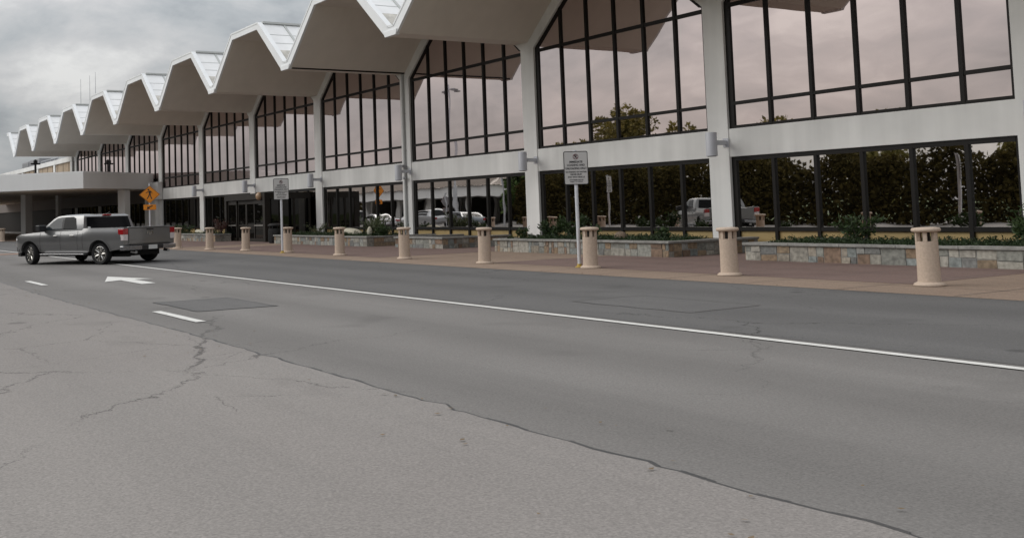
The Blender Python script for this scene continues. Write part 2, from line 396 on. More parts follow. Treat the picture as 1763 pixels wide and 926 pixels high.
# ------------------------------------------------------------------ ground
def sheet(name, pts, z, m, kind='structure'):
    bm = bmesh.new(); poly(bm, [(x, y, z) for x, y in pts]); o = obj(name, bm, m); tag(o, kind=kind); return o
sheet('ground', [(-900, -900), (900, -900), (900, 900), (-900, 900)], -.02, M['grass'])
sheet('road', [(-260, -24.2), (120, -24.2), (120, -11.0), (-260, -11.0)], 0, M['asphalt'])
sheet('kerb_lane', [(-260, -18.1), (120, -18.1), (120, -11.4), (-260, -11.4)], .004, M['asphalt_new'])
rj = random.Random(5); edge = []; xx = 70.0
while xx > -120: edge.append((xx, -24.1 + rj.gauss(0, .022) + .05 * math.sin(xx * .35))); xx -= rj.uniform(.12, .35)
sheet('apron', [(-260, -40), (120, -40), (120, -24.1)] + edge + [(-260, -24.1)], .004, M['apron'])
bm = bmesh.new()
for i in range(len(edge) - 1):
    (xa, ya), (xb, yb) = edge[i], edge[i + 1]; w0 = .012 + .03 * rj.random()
    poly(bm, [(xb, yb - .004, .0045), (xa, ya - .004, .0045), (xa, ya + w0, .0045), (xb, yb + w0, .0045)])
tag(obj('seam_sealant', bm, M['tar']), kind='structure')
def patch(x0, x1, y0, y1, m, z=.007):
    pts = []
    for (ax, ay), (bx_, by_) in (((x0, y0), (x1, y0)), ((x1, y0), (x1, y1)), ((x1, y1), (x0, y1)), ((x0, y1), (x0, y0))):
        n = max(3, int(math.hypot(bx_ - ax, by_ - ay) / .25))
        for i in range(n): pts.append((ax + (bx_ - ax) * i / n + rj.gauss(0, .018), ay + (by_ - ay) * i / n + rj.gauss(0, .018)))
    sheet('asphalt_patch', pts, z, m)
    bm = bmesh.new(); n = len(pts)
    for i in range(n):
        (xa, ya), (xb, yb) = pts[i], pts[(i + 1) % n]; d = Vector((xb - xa, yb - ya)).normalized() * .028
        poly(bm, [(xa + d.y, ya - d.x, z + .001), (xb + d.y, yb - d.x, z + .001), (xb - d.y * .4, yb + d.x * .4, z + .001), (xa - d.y * .4, ya + d.x * .4, z + .001)])
    tag(obj('patch_seal', bm, M['tar']), kind='structure')
patch(22.4, 25.2, -16.6, -14.9, M['asphalt_new2']); patch(16.4, 19.0, -22.7, -21.1, M['asphalt_new2'])
sheet('pavement', [(-45, -11.45), (120, -11.45), (120, .2), (-260, .2), (-260, -13.2), (-60, -13.2)], .008, M['pave_tan'])
bm = bmesh.new()
for x0, x1, y0 in ((-40, -19, -9.9), (-15.5, 3.4, -9.75), (10.3, 24.4, -9.5)):
    poly(bm, [(x0, y0, .012), (x1, y0, .012), (x1, -.4, .012), (x0, -.4, .012)])
tag(obj('paving_band', bm, M['pave_red']), kind='structure')
bm = bmesh.new()
for i in range(-14, 20):
    xj = i * 2.3 + 1.1
    poly(bm, [(xj, -11.4, .0135), (xj + .022, -11.4, .0135), (xj + .022, -.2, .0135), (xj, -.2, .0135)])
for yj in (-9.9, -7.2, -5.0):
    poly(bm, [(-40, yj, .0138), (60, yj, .0138), (60, yj + .02, .0138), (-40, yj + .02, .0138)])
tag(obj('paving_joint', bm, M['tar']), kind='structure')
sheet('crosswalk', [(-21.0, -24), (-19.2, -24), (-19.2, -13.5), (-21.0, -13.5)], .010, M['brick'])
# painted lines
def rect_mark(name, x0, x1, y0, y1, z=.012):
    bm = bmesh.new()
    n = max(1, int(abs(x1 - x0) / .5)); prev = None
    for i in range(n + 1):
        x = x0 + (x1 - x0) * i / n
        a = bm.verts.new((x, y0 + random.uniform(-.006, .006), z)); b = bm.verts.new((x, y1 + random.uniform(-.006, .006), z))
        if prev: bm.faces.new((prev[0], a, b, prev[1]))
        prev = (a, b)
    return obj(name, bm, M['paint'])
o = rect_mark('lane_line', -60, 60, -18.43, -18.28); tag(o, kind='structure')
for x in (-30.6, -18.2, 6.15, 18.4):
    o = rect_mark('lane_dash', x, x + 2.4, -23.40, -23.22); tag(o, kind='structure')
bm = bmesh.new(); z = .012
poly(bm, [(6.1, -20.92, z), (8.62, -21.68, z), (8.28, -21.13, z), (8.25, -20.72, z), (8.42, -20.22, z)])
poly(bm, [(8.28, -21.13, z), (10.42, -21.16, z), (10.3, -20.74, z), (8.25, -20.72, z)])
tag(obj('lane_arrow', bm, M['paint']), kind='structure')

# ------------------------------------------------------------------ terminal building
B = empty('terminal_building', (0, 0, 0))
tag(B, 'long white terminal with a folded plate roof and tall bronze mirror glass bays', 'terminal')
KR, KL = -3, 8          # valley / column indices: X = -W*k
P = 6.93
def bx(k): return -W * k
VL, VR = -.22, .72      # valley floor, relative to bx(k)
ZV, ZF, ZT = 9.25, 11.93, 12.25
FL, FR = 3.62, 7.46     # flat top relative to the valley on its left
# outline of the soffit (bottom) and roof (top), from left to right
def soffit_line(off_flat=0.0):
    pts = []
    x = bx(KL + 1)
    pts += [(x + 6.4, ZF), (x + FR - .12, ZF)]
    for k in range(KL, KR - 1, -1):
        x = bx(k)
        pts += [(x + VL, ZV), (x + VR, ZV), (x + FL + .12, ZF), (x + FR - .12, ZF)]
    return pts
def roof_line():
    pts = []
    x = bx(KL + 1)
    pts += [(x + 6.4, ZT), (x + FR, ZT)]
    for k in range(KL, KR - 1, -1):
        x = bx(k)
        pts += [(x + VL + .22, ZV + .36), (x + VR - .22, ZV + .36), (x + FL, ZT), (x + FR, ZT)]
    return pts
S, T = soffit_line(), roof_line()
def strip(bm, line, y0, y1, flip=False):
    a = [bm.verts.new((x, y0, z)) for x, z in line]; b = [bm.verts.new((x, y1, z)) for x, z in line]
    for i in range(len(line) - 1):
        f = (a[i], a[i + 1], b[i + 1], b[i]); bm.faces.new(f[::-1] if flip else f)
YB = 24
bm = bmesh.new(); strip(bm, T, -P + .02, YB); roof = obj('roof', bm, M['roofwhite'], B)
bm = bmesh.new(); strip(bm, S, -P + .02, YB, True); obj('soffit', bm, M['soffit'], roof)
# fascia ribbon along the zigzag edge (thick, white)
bm = bmesh.new()
for i in range(len(S) - 1):
    q = [S[i], S[i + 1], T[i + 1], T[i]]
    ngon_prism(bm, q, 'y', -P - .10, -P + .02)
obj('fascia', bm, M['trimwhite'], roof)
# raised kerb just behind the fascia, ridge caps and standing seams, end caps of valleys
bm = bmesh.new()
for i in range(len(T) - 1):
    (x0, z0), (x1, z1) = T[i], T[i + 1]
    d = Vector((x1 - x0, 0, z1 - z0)).normalized(); n = Vector((-d.z, 0, d.x))
    q = [(x0, z0 - .02), (x1, z1 - .02), (x1 + n.x * .07, z1 + n.z * .07), (x0 + n.x * .07, z0 + n.z * .07)]
    ngon_prism(bm, q, 'y', -P - .12, -P + .16)
obj('gravel_stop', bm, M['trimwhite'], roof)
bm = bmesh.new()
for k in range(KL, KR - 1, -1):
    xl = bx(k + 1) + FR; zl = ZT; xv = bx(k) + VL + .22; zv = ZV + .36
    # slope facing right: from (xl,ZT) down to (xv,zv); seams run along the fall and one cross seam
    dx, dz = xv - xl, zv - zl; ln = math.hypot(dx, dz); ux, uz = dx / ln, dz / ln; nx, nz = -uz, ux
    if nz < 0: nx, nz = -nx, -nz
    for y in (-5.5, -2.6, .3, 3.2, 8.0, 12, 16, 20):
        q = [(xl, zl), (xl + dx, zl + dz), (xl + dx + nx * .05, zl + dz + nz * .05), (xl + nx * .05, zl + nz * .05)]
        ngon_prism(bm, q, 'y', y, y + .12)
    for t in (.28, .5):
        a = (xl + dx * t, zl + dz * t); b = (xl + dx * (t + .012), zl + dz * (t + .012))
        ngon_prism(bm, [a, b, (b[0] + nx * .012, b[1] + nz * .012), (a[0] + nx * .012, a[1] + nz * .012)], 'y', -P + .2, YB)
    box(bm, xl - .25, xl + .12, -P + .2, YB, ZT + .01, ZT + .12)
obj('roof_seam', bm, M['downpipe'], roof)
bm = bmesh.new()
for k in range(KL, KR - 1, -1):
    x = bx(k)
    for sg, (xa, za), (xb, zb) in ((1, (bx(k + 1) + FR, ZT), (x + VL + .22, ZV + .36)), (-1, (x + FL, ZT), (x + VR - .22, ZV + .36))):
        ln = math.hypot(xb - xa, zb - za); nx, nz = abs(zb - za) / ln * sg, abs(xb - xa) / ln
        def q_(t, h): return (xa + (xb - xa) * t + nx * h, za + (zb - za) * t + nz * h)
        ngon_prism(bm, [q_(.70, 0), q_(.70, .04), q_(1.0, .03), q_(1.0, 0)], 'y', -P + .18, YB)
obj('valley_fill', bm, M['roofdirty'], roof)
for k in range(KL, KR - 1, -1):
    x = bx(k); bm = bmesh.new()
    ngon_prism(bm, [(x + VL - .10, ZV + .20), (x + VL + .02, ZV - .05), (x + VR - .02, ZV - .05), (x + VR + .10, ZV + .20)], 'y', -P - .14, -P + .06)
    obj('scupper', bm, M['trimwhite'], roof, bevel=.012)
bm = bmesh.new(); x = bx(1); box(bm, x + VR - .05, x + VR + .03, -P + .07, -.1, ZV - .05, ZV + .02); obj('drip_edge', bm, M['bronze'], roof)


# body of the building behind the glass
bm = bmesh.new()
line = [(x, z) for x, z in S]
x_l, x_r = line[0][0] + .4, line[-1][0] - .2
pts = [(x_l, 0), (x_l, ZF - .02)] + [(x, z - .02) for x, z in line[1:-1]] + [(x_r, ZF - .02), (x_r, 0)]
vsb = [bm.verts.new((x, .32, z)) for x, z in pts]; bm.faces.new(vsb)
poly(bm, [(x_l, .32, 0), (x_l, YB - .5, 0), (x_l, YB - .5, ZF - .02), (x_l, .32, ZF - .02)])
poly(bm, [(x_r, .32, 0), (x_r, YB - .5, 0), (x_r, YB - .5, ZF - .02), (x_r, .32, ZF - .02)])
poly(bm, [(x_l, YB - .5, 0), (x_r, YB - .5, 0), (x_r, YB - .5, ZF - .3), (x_l, YB - .5, ZF - .3)])
obj('wall', bm, M['inner'], B)
# spandrel beam
bm = bmesh.new(); box(bm, -53.4, bx(KR) + 6, -.02, .30, 3.35, 4.35)
obj('spandrel', bm, M['white'], B, bevel=.015)
# columns with their flared heads that follow the folds
CL, CR = .17, 1.08
SLP = .87
for k in range(KL, KR - 1, -1):
    x = bx(k); bm = bmesh.new()
    box(bm, x + CL, x + CR, -.06, .30, 0, 8.93)
    cL, cR = x + CL, x + CR
    # flare: from column sides outward along the glass head line up to the soffit
    def sof(xr):    # soffit height at local x relative to this valley
        if xr < VL: return min(ZF, ZV + (VL - xr) * (ZF - ZV) / (W - FR + .12 + VL))
        if xr > VR: return min(ZF, ZV + (xr - VR) * (ZF - ZV) / (FL + .12 - VR))
        return ZV
    zt_ = 11.7
    xl_, xr_ = CL - (zt_ - 8.93) / SLP, CR + (zt_ - 8.93) / SLP
    zs_ = ZV - .006; zf_ = ZF - .006
    for q in ([(CL, 8.931), (CR, 8.931), (VR, zs_), (VL, zs_)],
              [(CR, 8.931), (xr_, zt_), (FL + .12, zf_), (VR, zs_)],
              [(CL, 8.931), (VL, zs_), (FR - .12 - W, zf_), (xl_, zt_)]):
        ngon_prism(bm, [(x + a, b) for a, b in q], 'y', -.06, .29)
    obj('column', bm, M['white'], B)
# glazing
MUL = [2.83, 4.48, 6.13, 7.75, 9.40]
def head(xr):   # upper glass head height at bay-local x
    return min(11.72, 8.95 + max(0, xr - CR) * SLP, 8.95 + max(0, (W + CL) - xr) * SLP)
GY = .10
def upper_window(b):
    x = bx(b)
    bm = bmesh.new(); fy0, fy1 = .045, .22
    l, r = CR, W + CL
    box(bm, x + l, x + l + .22, fy0, fy1, 4.352, 8.95); box(bm, x + r - .12, x + r, fy0, fy1, 4.352, 8.95)
    for m in MUL: box(bm, x + m - .062, x + m + .062, fy0 - .015, fy1, 4.352, head(m))
    def bar(za, zb, xa, xb): 
        xs = [xa] + [m for m in MUL if xa < m < xb] + [xb]
        for a, c in zip(xs, xs[1:]):
            box(bm, x + a + (.062 if a in MUL else 0), x + c - (.062 if c in MUL else 0), fy0, fy1, za, zb)
    bar(4.354, 4.46, l + .22, r - .12); bar(5.19, 5.31, l + .22, r - .12); bar(8.72, 8.86, l + .22, r - .12)
    # raking head members
    for s in (0, 1):
        xa = l if s == 0 else r; sg = 1 if s == 0 else -1
        x1 = xa + sg * (11.72 - 8.95) / SLP
        q = [(x + xa, 8.95), (x + x1, 11.72), (x + x1 + sg * .24, 11.72), (x + xa + sg * .24, 8.95)]
        ngon_prism(bm, q, 'y', fy0, fy1)
    ap = (11.72 - 8.95) / SLP
    box(bm, x + l + ap, x + r - ap, fy0, fy1, 11.62, 11.72)
    fr = obj('window', bm, M['frame'], B)
    bm = bmesh.new(); xs = [l] + MUL + [r]
    for a, c in zip(xs, xs[1:]):
        for za, zb in ((4.4, 5.25), (5.25, 8.79), (8.79, None)):
            t = [random.uniform(-.0045, .0045) for _ in range(3)]
            if zb is None:
                pts = [(a, za), (c, za), (c, head(c)), (a, head(a))]
            else: pts = [(a, za), (c, za), (c, zb), (a, zb)]
            poly(bm, [(x + px, GY + t[0] * (px - a) / 1.6 + t[1] * (pz - za) / 2 , pz) for px, pz in pts])
    obj('pane', bm, M['glass_up'], fr)
def lower_window(b, glass='glass_low'):
    x = bx(b); bm = bmesh.new(); fy0, fy1 = .055, .22
    l, r = CR, W + CL
    mm = [m for m in MUL if l + .3 < m < r - .3]
    box(bm, x + l, x + l + .2, fy0, fy1, 0, 3.348); box(bm, x + r - .12, x + r, fy0, fy1, 0, 3.348)
    for m in mm: box(bm, x + m - .06, x + m + .06, fy0 - .015, fy1, 0, 3.25)
    xs = [l + .2] + mm + [r - .12]
    for a, c in zip(xs, xs[1:]):
        a2, c2 = x + a + (.06 if a in mm else 0), x + c - (.06 if c in mm else 0)
        box(bm, a2, c2, fy0, fy1, .72, .86); box(bm, a2, c2, fy0, fy1, .0, .07)
    box(bm, x + l + .2, x + r - .12, fy0 - .01, fy1, 3.2, 3.347)
    fr = obj('shopfront', bm, M['frame'], B)
    bm = bmesh.new(); bp = bmesh.new()
    for a, c in zip(xs, xs[1:]):
        t = [random.uniform(-.0012, .0012) + (.030 if b <= 0 else 0), random.uniform(-.0012, .0012)]
        poly(bm, [(x + px, GY + .02 + t[0] * (px - a) / 1.6 + t[1] * (pz - .8) / 2, pz) for px, pz in ((a, .8), (c, .8), (c, 3.26), (a, 3.26))])
        poly(bp, [(x + a, GY + .03, .03), (x + c, GY + .03, .03), (x + c, GY + .03, .78), (x + a, GY + .03, .78)])
    obj('pane', bm, M[glass], fr); obj('base_panel', bp, M['panel'], fr)
for b in range(8, KR, -1): upper_window(b)
for b in range(8, KR, -1): lower_window(b, 'glass_dark' if b >= 4 else 'glass_low')
# downpipe on the second column from the right of the photo
bm = bmesh.new(); x = bx(1) + .56
tube(bm, (x, -.13, .1), (x, -.13, 9.2), .075, n=10)
for z in (1.0, 3.0, 5.0, 7.0): box(bm, x - .12, x + .12, -.14, -.05, z, z + .05)
obj('downpipe', bm, M['downpipe'], B, smooth=40)
# entrance vestibule: bronze box with sliding doors, projecting under the overhang
vx0, vx1, vy = -28.9, -22.0, -3.3
bm = bmesh.new()
box(bm, vx0, vx1, vy, -.05, 2.72, 3.12)                                     # header box
box(bm, vx0, vx0 + .35, vy + .003, vy + .4, 0, 2.72); box(bm, vx1 - .35, vx1, vy + .003, vy + .4, 0, 2.72)
box(bm, vx0 + .01, vx0 + .09, vy + .4, -.05, 0, 2.72)
for y in (-2.3, -1.3, -.2): box(bm, vx1 - .12, vx1 - .01, y, y + .14, 0, 2.72)
box(bm, vx1 - .11, vx1 - .02, vy + .4, -.1, .0, .15)
vest = obj('entrance_vestibule', bm, M['bronze'], B, bevel=.01)
bm = bmesh.new()
poly(bm, [(vx1 - .06, vy + .3, .05), (vx1 - .06, -.06, .05), (vx1 - .06, -.06, 2.8), (vx1 - .06, vy + .3, 2.8)])
obj('side_glass', bm, M['glass_dark'], vest)
dx = [vx0 + .35, vx0 + 1.95, vx0 + 3.4, vx0 + 4.85, vx1 - .35]
for i in range(4):
    a, c = dx[i], dx[i + 1]; bm = bmesh.new(); yy = vy + (.12 if i in (0, 3) else .2)
    box(bm, a + .01, a + .13, yy, yy + .07, .02, 2.70); box(bm, c - .13, c - .01, yy, yy + .07, .02, 2.70)
    box(bm, a + .13, c - .13, yy, yy + .07, .02, .22); box(bm, a + .13, c - .13, yy, yy + .07, 2.45, 2.70); box(bm, a + .13, c - .13, yy, yy + .07, 1.02, 1.10)
    d = obj('door', bm, M['bronze'], B)
    bm = bmesh.new(); poly(bm, [(a + .1, yy + .035, .1), (c - .1, yy + .035, .1), (c - .1, yy + .035, 2.5), (a + .1, yy + .035, 2.5)])
    obj('glass', bm, M['glass_dark'], d)
    if i in (0, 3):
        bm = bmesh.new(); box(bm, a + .12, c - .12, yy - .05, yy - .01, 1.03, 1.09); obj('push_bar', bm, M['steel'], d)
bm = bmesh.new(); poly(bm, [(vx0 + .3, vy + 1.2, .03), (vx1 - .3, vy + 1.2, .03), (vx1 - .3, vy + 1.2, 2.74), (vx0 + .3, vy + 1.2, 2.74)])
obj('inner_door', bm, M['inner'], vest)
bm = bmesh.new(); bmesh.ops.create_uvsphere(bm, u_segments=20, v_segments=12, radius=.26, matrix=Matrix.Translation((vx1 - .75, vy - .05, 2.92)) @ Matrix.Diagonal((1, .8, 1.0, 1)))
tag(obj('dome_light', bm, M['amber'], None, smooth=60), 'round tan dome light above the right end of the entrance doors', 'light')

# low wing beyond the main hall
Wg = empty('terminal_wing', (-110, 6, 0)); tag(Wg, 'low far wing with tan wall panels and a white roof band behind the canopy', 'building')
def wpart(name, bm, m, **k):
    o = obj(name, bm, m, None, **k); o.parent = Wg; o.matrix_parent_inverse = Matrix.Translation((110, -6, 0)); return o
bm = bmesh.new(); box(bm, -260, -87.0, .1, 22, 0, 8.8); wpart('wall', bm, M['tanpanel'])
bm = bmesh.new(); box(bm, -260, -86.6, -.12, 22.2, 8.8, 9.38); wpart('roof_band', bm, M['white'], bevel=.02)
for xx in (-138, -128, -117.5, -106.8, -96.4, -87.2):
    bm = bmesh.new(); box(bm, xx - .45, xx + .45, -.06, .14, 0, 8.797); wpart('pilaster', bm, M['white'])
bm = bmesh.new()
for xx in range(-140, -88, 3): box(bm, xx, xx + .05, .07, .12, 0, 8.79)
wpart('panel_joint', bm, M['bronze'])
bm = bmesh.new(); box(bm, -260, -86.5, 1.5, 22.1, 9.381, 9.75); wpart('parapet', bm, M['unitgrey'])
# rooftop plant
def rooftop(name, dims, label, cat, m):
    bm = bmesh.new(); x0, x1, y0, y1, z0, z1 = dims; box(bm, x0, x1, y0, y1, z0, z1)
    n = 8
    for i in range(n):
        a = x0 + (x1 - x0) * (i + .2) / n; box(bm, a, a + (x1 - x0) * .08, y0 - .04, y0 - .002, z0 + .2, z1 - .2)
    tag(obj(name, bm, m, bevel=.02), label, cat)
rooftop('rooftop_unit', (-149.5, -144, 6, 9, 9.74, 11.9), 'small grey rooftop unit, the left one beside the roof screen', 'rooftop unit', M['unitgrey'])
rooftop('rooftop_unit', (-143, -135, 6, 9, 9.74, 12.0), 'long grey rooftop screen beside the roof railing', 'rooftop unit', M['unitgrey'])
bm = bmesh.new()
for z in (10.5, 11.35): tube(bm, (-134.5, 6.2, z), (-122, 6.2, z), .06, n=6)
for xx in (-134.5, -131, -127.5, -124.5, -122): tube(bm, (xx, 6.2, 9.72), (xx, 6.2, 11.4), .06, n=6)
tag(obj('roof_railing', bm, M['mastgrey']), 'thin grey pipe railing on the far wing roof', 'railing')
bm = bmesh.new(); box(bm, -122, -104, 8, 14, 9.74, 11.6); tag(obj('roof_penthouse', bm, M['white'], bevel=.03), 'low white penthouse block on the wing roof behind the overhang', 'penthouse')
for (xx, zb, zt2, lab) in ((-163.7, 9.7, 29.3, 'thin antenna mast behind the roof, leftmost and shortest looking of three'),
                           (-156.7, 9.7, 29.1, 'thin antenna mast behind the roof, middle of three'),
                           (-152.5, 9.7, 29.2, 'thin antenna mast behind the roof, rightmost of three')):
    t = empty('antenna_mast', (xx, 20, zb)); tag(t, lab, 'antenna', 'antenna masts')
    bm = bmesh.new(); tube(bm, (0, 0, 0), (0, 0, zt2 - zb - 5), .11, .09, 8); obj('mast', bm, M['mastgrey'], t)
    bm = bmesh.new(); tube(bm, (0, 0, zt2 - zb - 5), (0, 0, zt2 - zb), .055, .03, 8); obj('whip', bm, M['mastgrey'], t)
t = empty('light_pole', (-87, -4.3, 5.87)); tag(t, 'dark pole with a short cross arm rising behind the white canopy', 'pole')
bm = bmesh.new(); tube(bm, (0, 0, 0), (0, 0, 3.1), .14, .12, 10); obj('shaft', bm, M['blackplastic'], t)
bm = bmesh.new(); box(bm, -.1, .1, -.55, .55, 2.5, 2.68); box(bm, -.2, .2, -.2, .2, 2.68, 3.0); obj('fixture', bm, M['blackplastic'], t)

# entrance canopy at the left
Cn = empty('entrance_canopy', (-60, -8, 0)); tag(Cn, 'deep white flat canopy on square piers at the left end of the terminal', 'canopy')
def cpart(name, bm, m, **k):
    o = obj(name, bm, m, None, **k); o.parent = Cn; o.matrix_parent_inverse = Matrix.Translation((60, 8, 0)); return o
A_ = Vector((-49.5, -7.9)); B_ = Vector((-54.7, -.12)); dl = Vector((-.50, -.48)).normalized()
Lf = Vector((-56.1, -13.55))
far1 = Lf + (Lf - A_) * 2.2
out = [tuple(B_), tuple(A_), tuple(far1), (far1.x - 40, far1.y + 12), (-130, -.12)]
bm = bmesh.new(); ngon_prism(bm, out, 'z', 4.36, 5.82); cpart('deck', bm, M['canopy'], bevel=.02)
bm = bmesh.new()
cxm, cym = sum(p[0] for p in out) / 5, sum(p[1] for p in out) / 5
inn = [(p[0] + (cxm - p[0]) * .02, p[1] + (cym - p[1]) * .02) for p in out]
ngon_prism(bm, inn, 'z', 5.82, 5.87); cpart('coping', bm, M['unitgrey'])
bm = bmesh.new(); ngon_prism(bm, [(p[0] + (cxm - p[0]) * .06, p[1] + (cym - p[1]) * .06) for p in out], 'z', 4.30, 4.36); cpart('ceiling', bm, M['soffit'])
PIERS = []
def pier(px, py, w, d, rz=.3):
    bm = bmesh.new(); box(bm, -w / 2, w / 2, -d / 2, d / 2, 0, 4.299, Matrix.Translation((px, py, 0)) @ Matrix.Rotation(rz, 4, 'Z')); cpart('pier', bm, M['canopy'], bevel=.02)
pier(-53.75, -3.2, .8, .75, .58); pier(-66.3, -9.35, .6, .95, .62); pier(-72, -5, .4, .4, .5)
bm = bmesh.new(); box(bm, -56.6, -53.4, -.40, .0, 0, 4.30); cpart('pier', bm, M['white'], bevel=.02)
bm = bmesh.new(); box(bm, -54.6, -52.3, -.5, -.07, 3.36, 4.95); cpart('end_block', bm, M['canopy'], bevel=.015)
bm = bmesh.new(); box(bm, -262, -86.6, -.14, .07, 0, 4.4); cpart('glass_wall', bm, M['matteglass'])
bm = bmesh.new(); box(bm, -130, -74, -4.6, -4.2, .15, .38); cpart('bench_kerb', bm, M['white'], bevel=.02)
# beam under the canopy, its deep shade put into the colour
bm = bmesh.new(); box(bm, -262, -56.8, -.3, -.15, 3.1, 4.36); cpart('beam', bm, M['shadebeam'])

# ------------------------------------------------------------------ wall lamps on the columns
def wall_lamp(k, lab):
    x = bx(k) + .98
    t = empty('wall_lamp', (x, -.06, 3.8)); tag(t, lab, 'wall lamp', 'cylinder lamps on the white columns')
    bm = bmesh.new(); lathe(bm, [(.185, -.42), (.195, -.41), (.195, .40), (.185, .42)], 24, 0, -.75); obj('lamp_body', bm, M['lampwhite'], t, smooth=40)
    bm = bmesh.new(); lathe(bm, [(.15, -.435), (.15, -.42)], 20, 0, -.75); obj('lens', bm, M['lens'], t)
    bm = bmesh.new(); box(bm, -.07, .07, -.54, -.03, -.02, .14); obj('arm', bm, M['lampwhite'], t, bevel=.01)
    bm = bmesh.new(); box(bm, -.13, .13, -.03, 0, -.10, .22); obj('mounting_plate', bm, M['lampwhite'], t, bevel=.006)
LL = {-2: 'white cylinder lamp on the column at the right edge of the frame', -1: 'white cylinder lamp on the column right of the big loading sign',
      0: 'white cylinder lamp just left of the big near loading sign, on the first column', 1: 'white cylinder lamp on the column with the downpipe',
      2: 'white cylinder lamp on the column left of the reflected orange sign', 3: 'white cylinder lamp above the entrance doors',
      4: 'white cylinder lamp on the column left of the entrance doors'}
for k, l in LL.items(): wall_lamp(k, l)
t = empty('security_camera', (bx(1) + .62, -.2, 4.15)); tag(t, 'small grey security camera above the lamp on the downpipe column', 'camera')
bm = bmesh.new(); box(bm, -.5, .12, -.2, -.04, -.06, .08); obj('housing', bm, M['unitgrey'], t, bevel=.02)
bm = bmesh.new(); box(bm, -.06, .06, -.04, .16, -.04, .05); obj('bracket', bm, M['unitgrey'], t)
bm = bmesh.new(); lathe(bm, [(.02, -.72), (.08, -.68), (.09, -.58), (.03, -.54)], 14, .05, -.06); obj('dome', bm, M['lampwhite'], t, smooth=50)

# ------------------------------------------------------------------ bollards
def bollard_parts():
    t = empty('bollard', (0, 0, 0))
    bm = bmesh.new(); lathe(bm, [(.21, .05), (.205, .10), (.20, .50), (.20, .875)], 32); obj('shaft', bm, M['bollard'], t, smooth=40)
    bm = bmesh.new(); lathe(bm, [(.275, .0), (.285, .015), (.275, .045), (.225, .075)], 32); obj('base', bm, M['bollard'], t, smooth=40)
    bm = bmesh.new(); lathe(bm, [(.21, 1.055), (.245, 1.065), (.262, 1.085), (.262, 1.115), (.24, 1.14), (.15, 1.15)], 32); obj('cap', bm, M['bollard'], t, smooth=50)
    bm = bmesh.new()
    for i in range(6):
        a = 2 * PI * (i + .5) / 6
        box(bm, .13, .20, -.036, .036, .87, 1.06, Matrix.Rotation(a, 4, 'Z'))
    obj('lamp_slot_rib', bm, M['bollard'], t)
    bm = bmesh.new(); lathe(bm, [(.07, .87), (.07, 1.06)], 20); obj('lens', bm, M['lens'], t)
    return t
BOL = [(19.95, -9.62, 'tan concrete bollard standing alone right of the planter corner'), (24.85, -9.6, 'tan concrete bollard nearest the right edge of the frame'),
       (15.01, -9.57, 'tan concrete bollard right beside the near loading sign post'), (10.39, -9.88, 'tan concrete bollard in front of the left end of the long near planter'),
       (5.24, -9.73, 'tan concrete bollard in front of the white column with the downpipe'), (.11, -9.70, 'tan concrete bollard in front of the planter with the pale upright stone'),
       (-5.10, -9.61, 'tan concrete bollard right beside the far loading sign post'), (-9.47, -9.86, 'tan concrete bollard in front of the entrance doors'),
       (-13.31, -10.29, 'tan concrete bollard left of the entrance doors'), (-17.37, -10.64, 'tan concrete bollard right behind the truck tailgate'),
       (-56.3, -13.35, 'tan concrete bollard at the far left edge before the truck nose')]
b0 = bollard_parts()
for i, (x, y, lab) in enumerate(BOL):
    o = b0 if i == 0 else copy_tree(b0)
    o.location = (x, y, .01); o.rotation_euler = (random.uniform(-.012, .012), random.uniform(-.012, .012), random.uniform(0, 6))
    tag(o, lab, 'bollard', 'light bollards along the kerb')

# ------------------------------------------------------------------ signs
def text_mesh(name, s, size, m, parent, x, z, y=0, xs=1.0):
    cu = bpy.data.curves.new(name, 'FONT'); cu.body = s; cu.size = size; cu.align_x = 'CENTER'; cu.align_y = 'CENTER'; cu.extrude = .001; cu.offset = size * .035
    tmp = bpy.data.objects.new('tmp', cu); COL.objects.link(tmp)
    dg = bpy.context.evaluated_depsgraph_get(); me = bpy.data.meshes.new_from_object(tmp.evaluated_get(dg))
    bpy.data.objects.remove(tmp); bpy.data.curves.remove(cu)
    me.materials.clear(); me.materials.append(m)
    me.transform(Matrix.Translation((x, y, z)) @ Matrix.Rotation(R(90), 4, 'X') @ Matrix.Diagonal((xs, 1, 1, 1)))
    o = bpy.data.objects.new(name, me); o.parent = parent; link(o); return o
def rrect(w, h, r, n=5):
    p = []
    for cx_, cz_, a0 in ((w / 2 - r, h / 2 - r, 0), (-w / 2 + r, h / 2 - r, 90), (-w / 2 + r, -h / 2 + r, 180), (w / 2 - r, -h / 2 + r, 270)):
        for i in range(n + 1):
            a = R(a0 + 90 * i / n); p.append((cx_ + r * math.cos(a), cz_ + r * math.sin(a)))
    return p
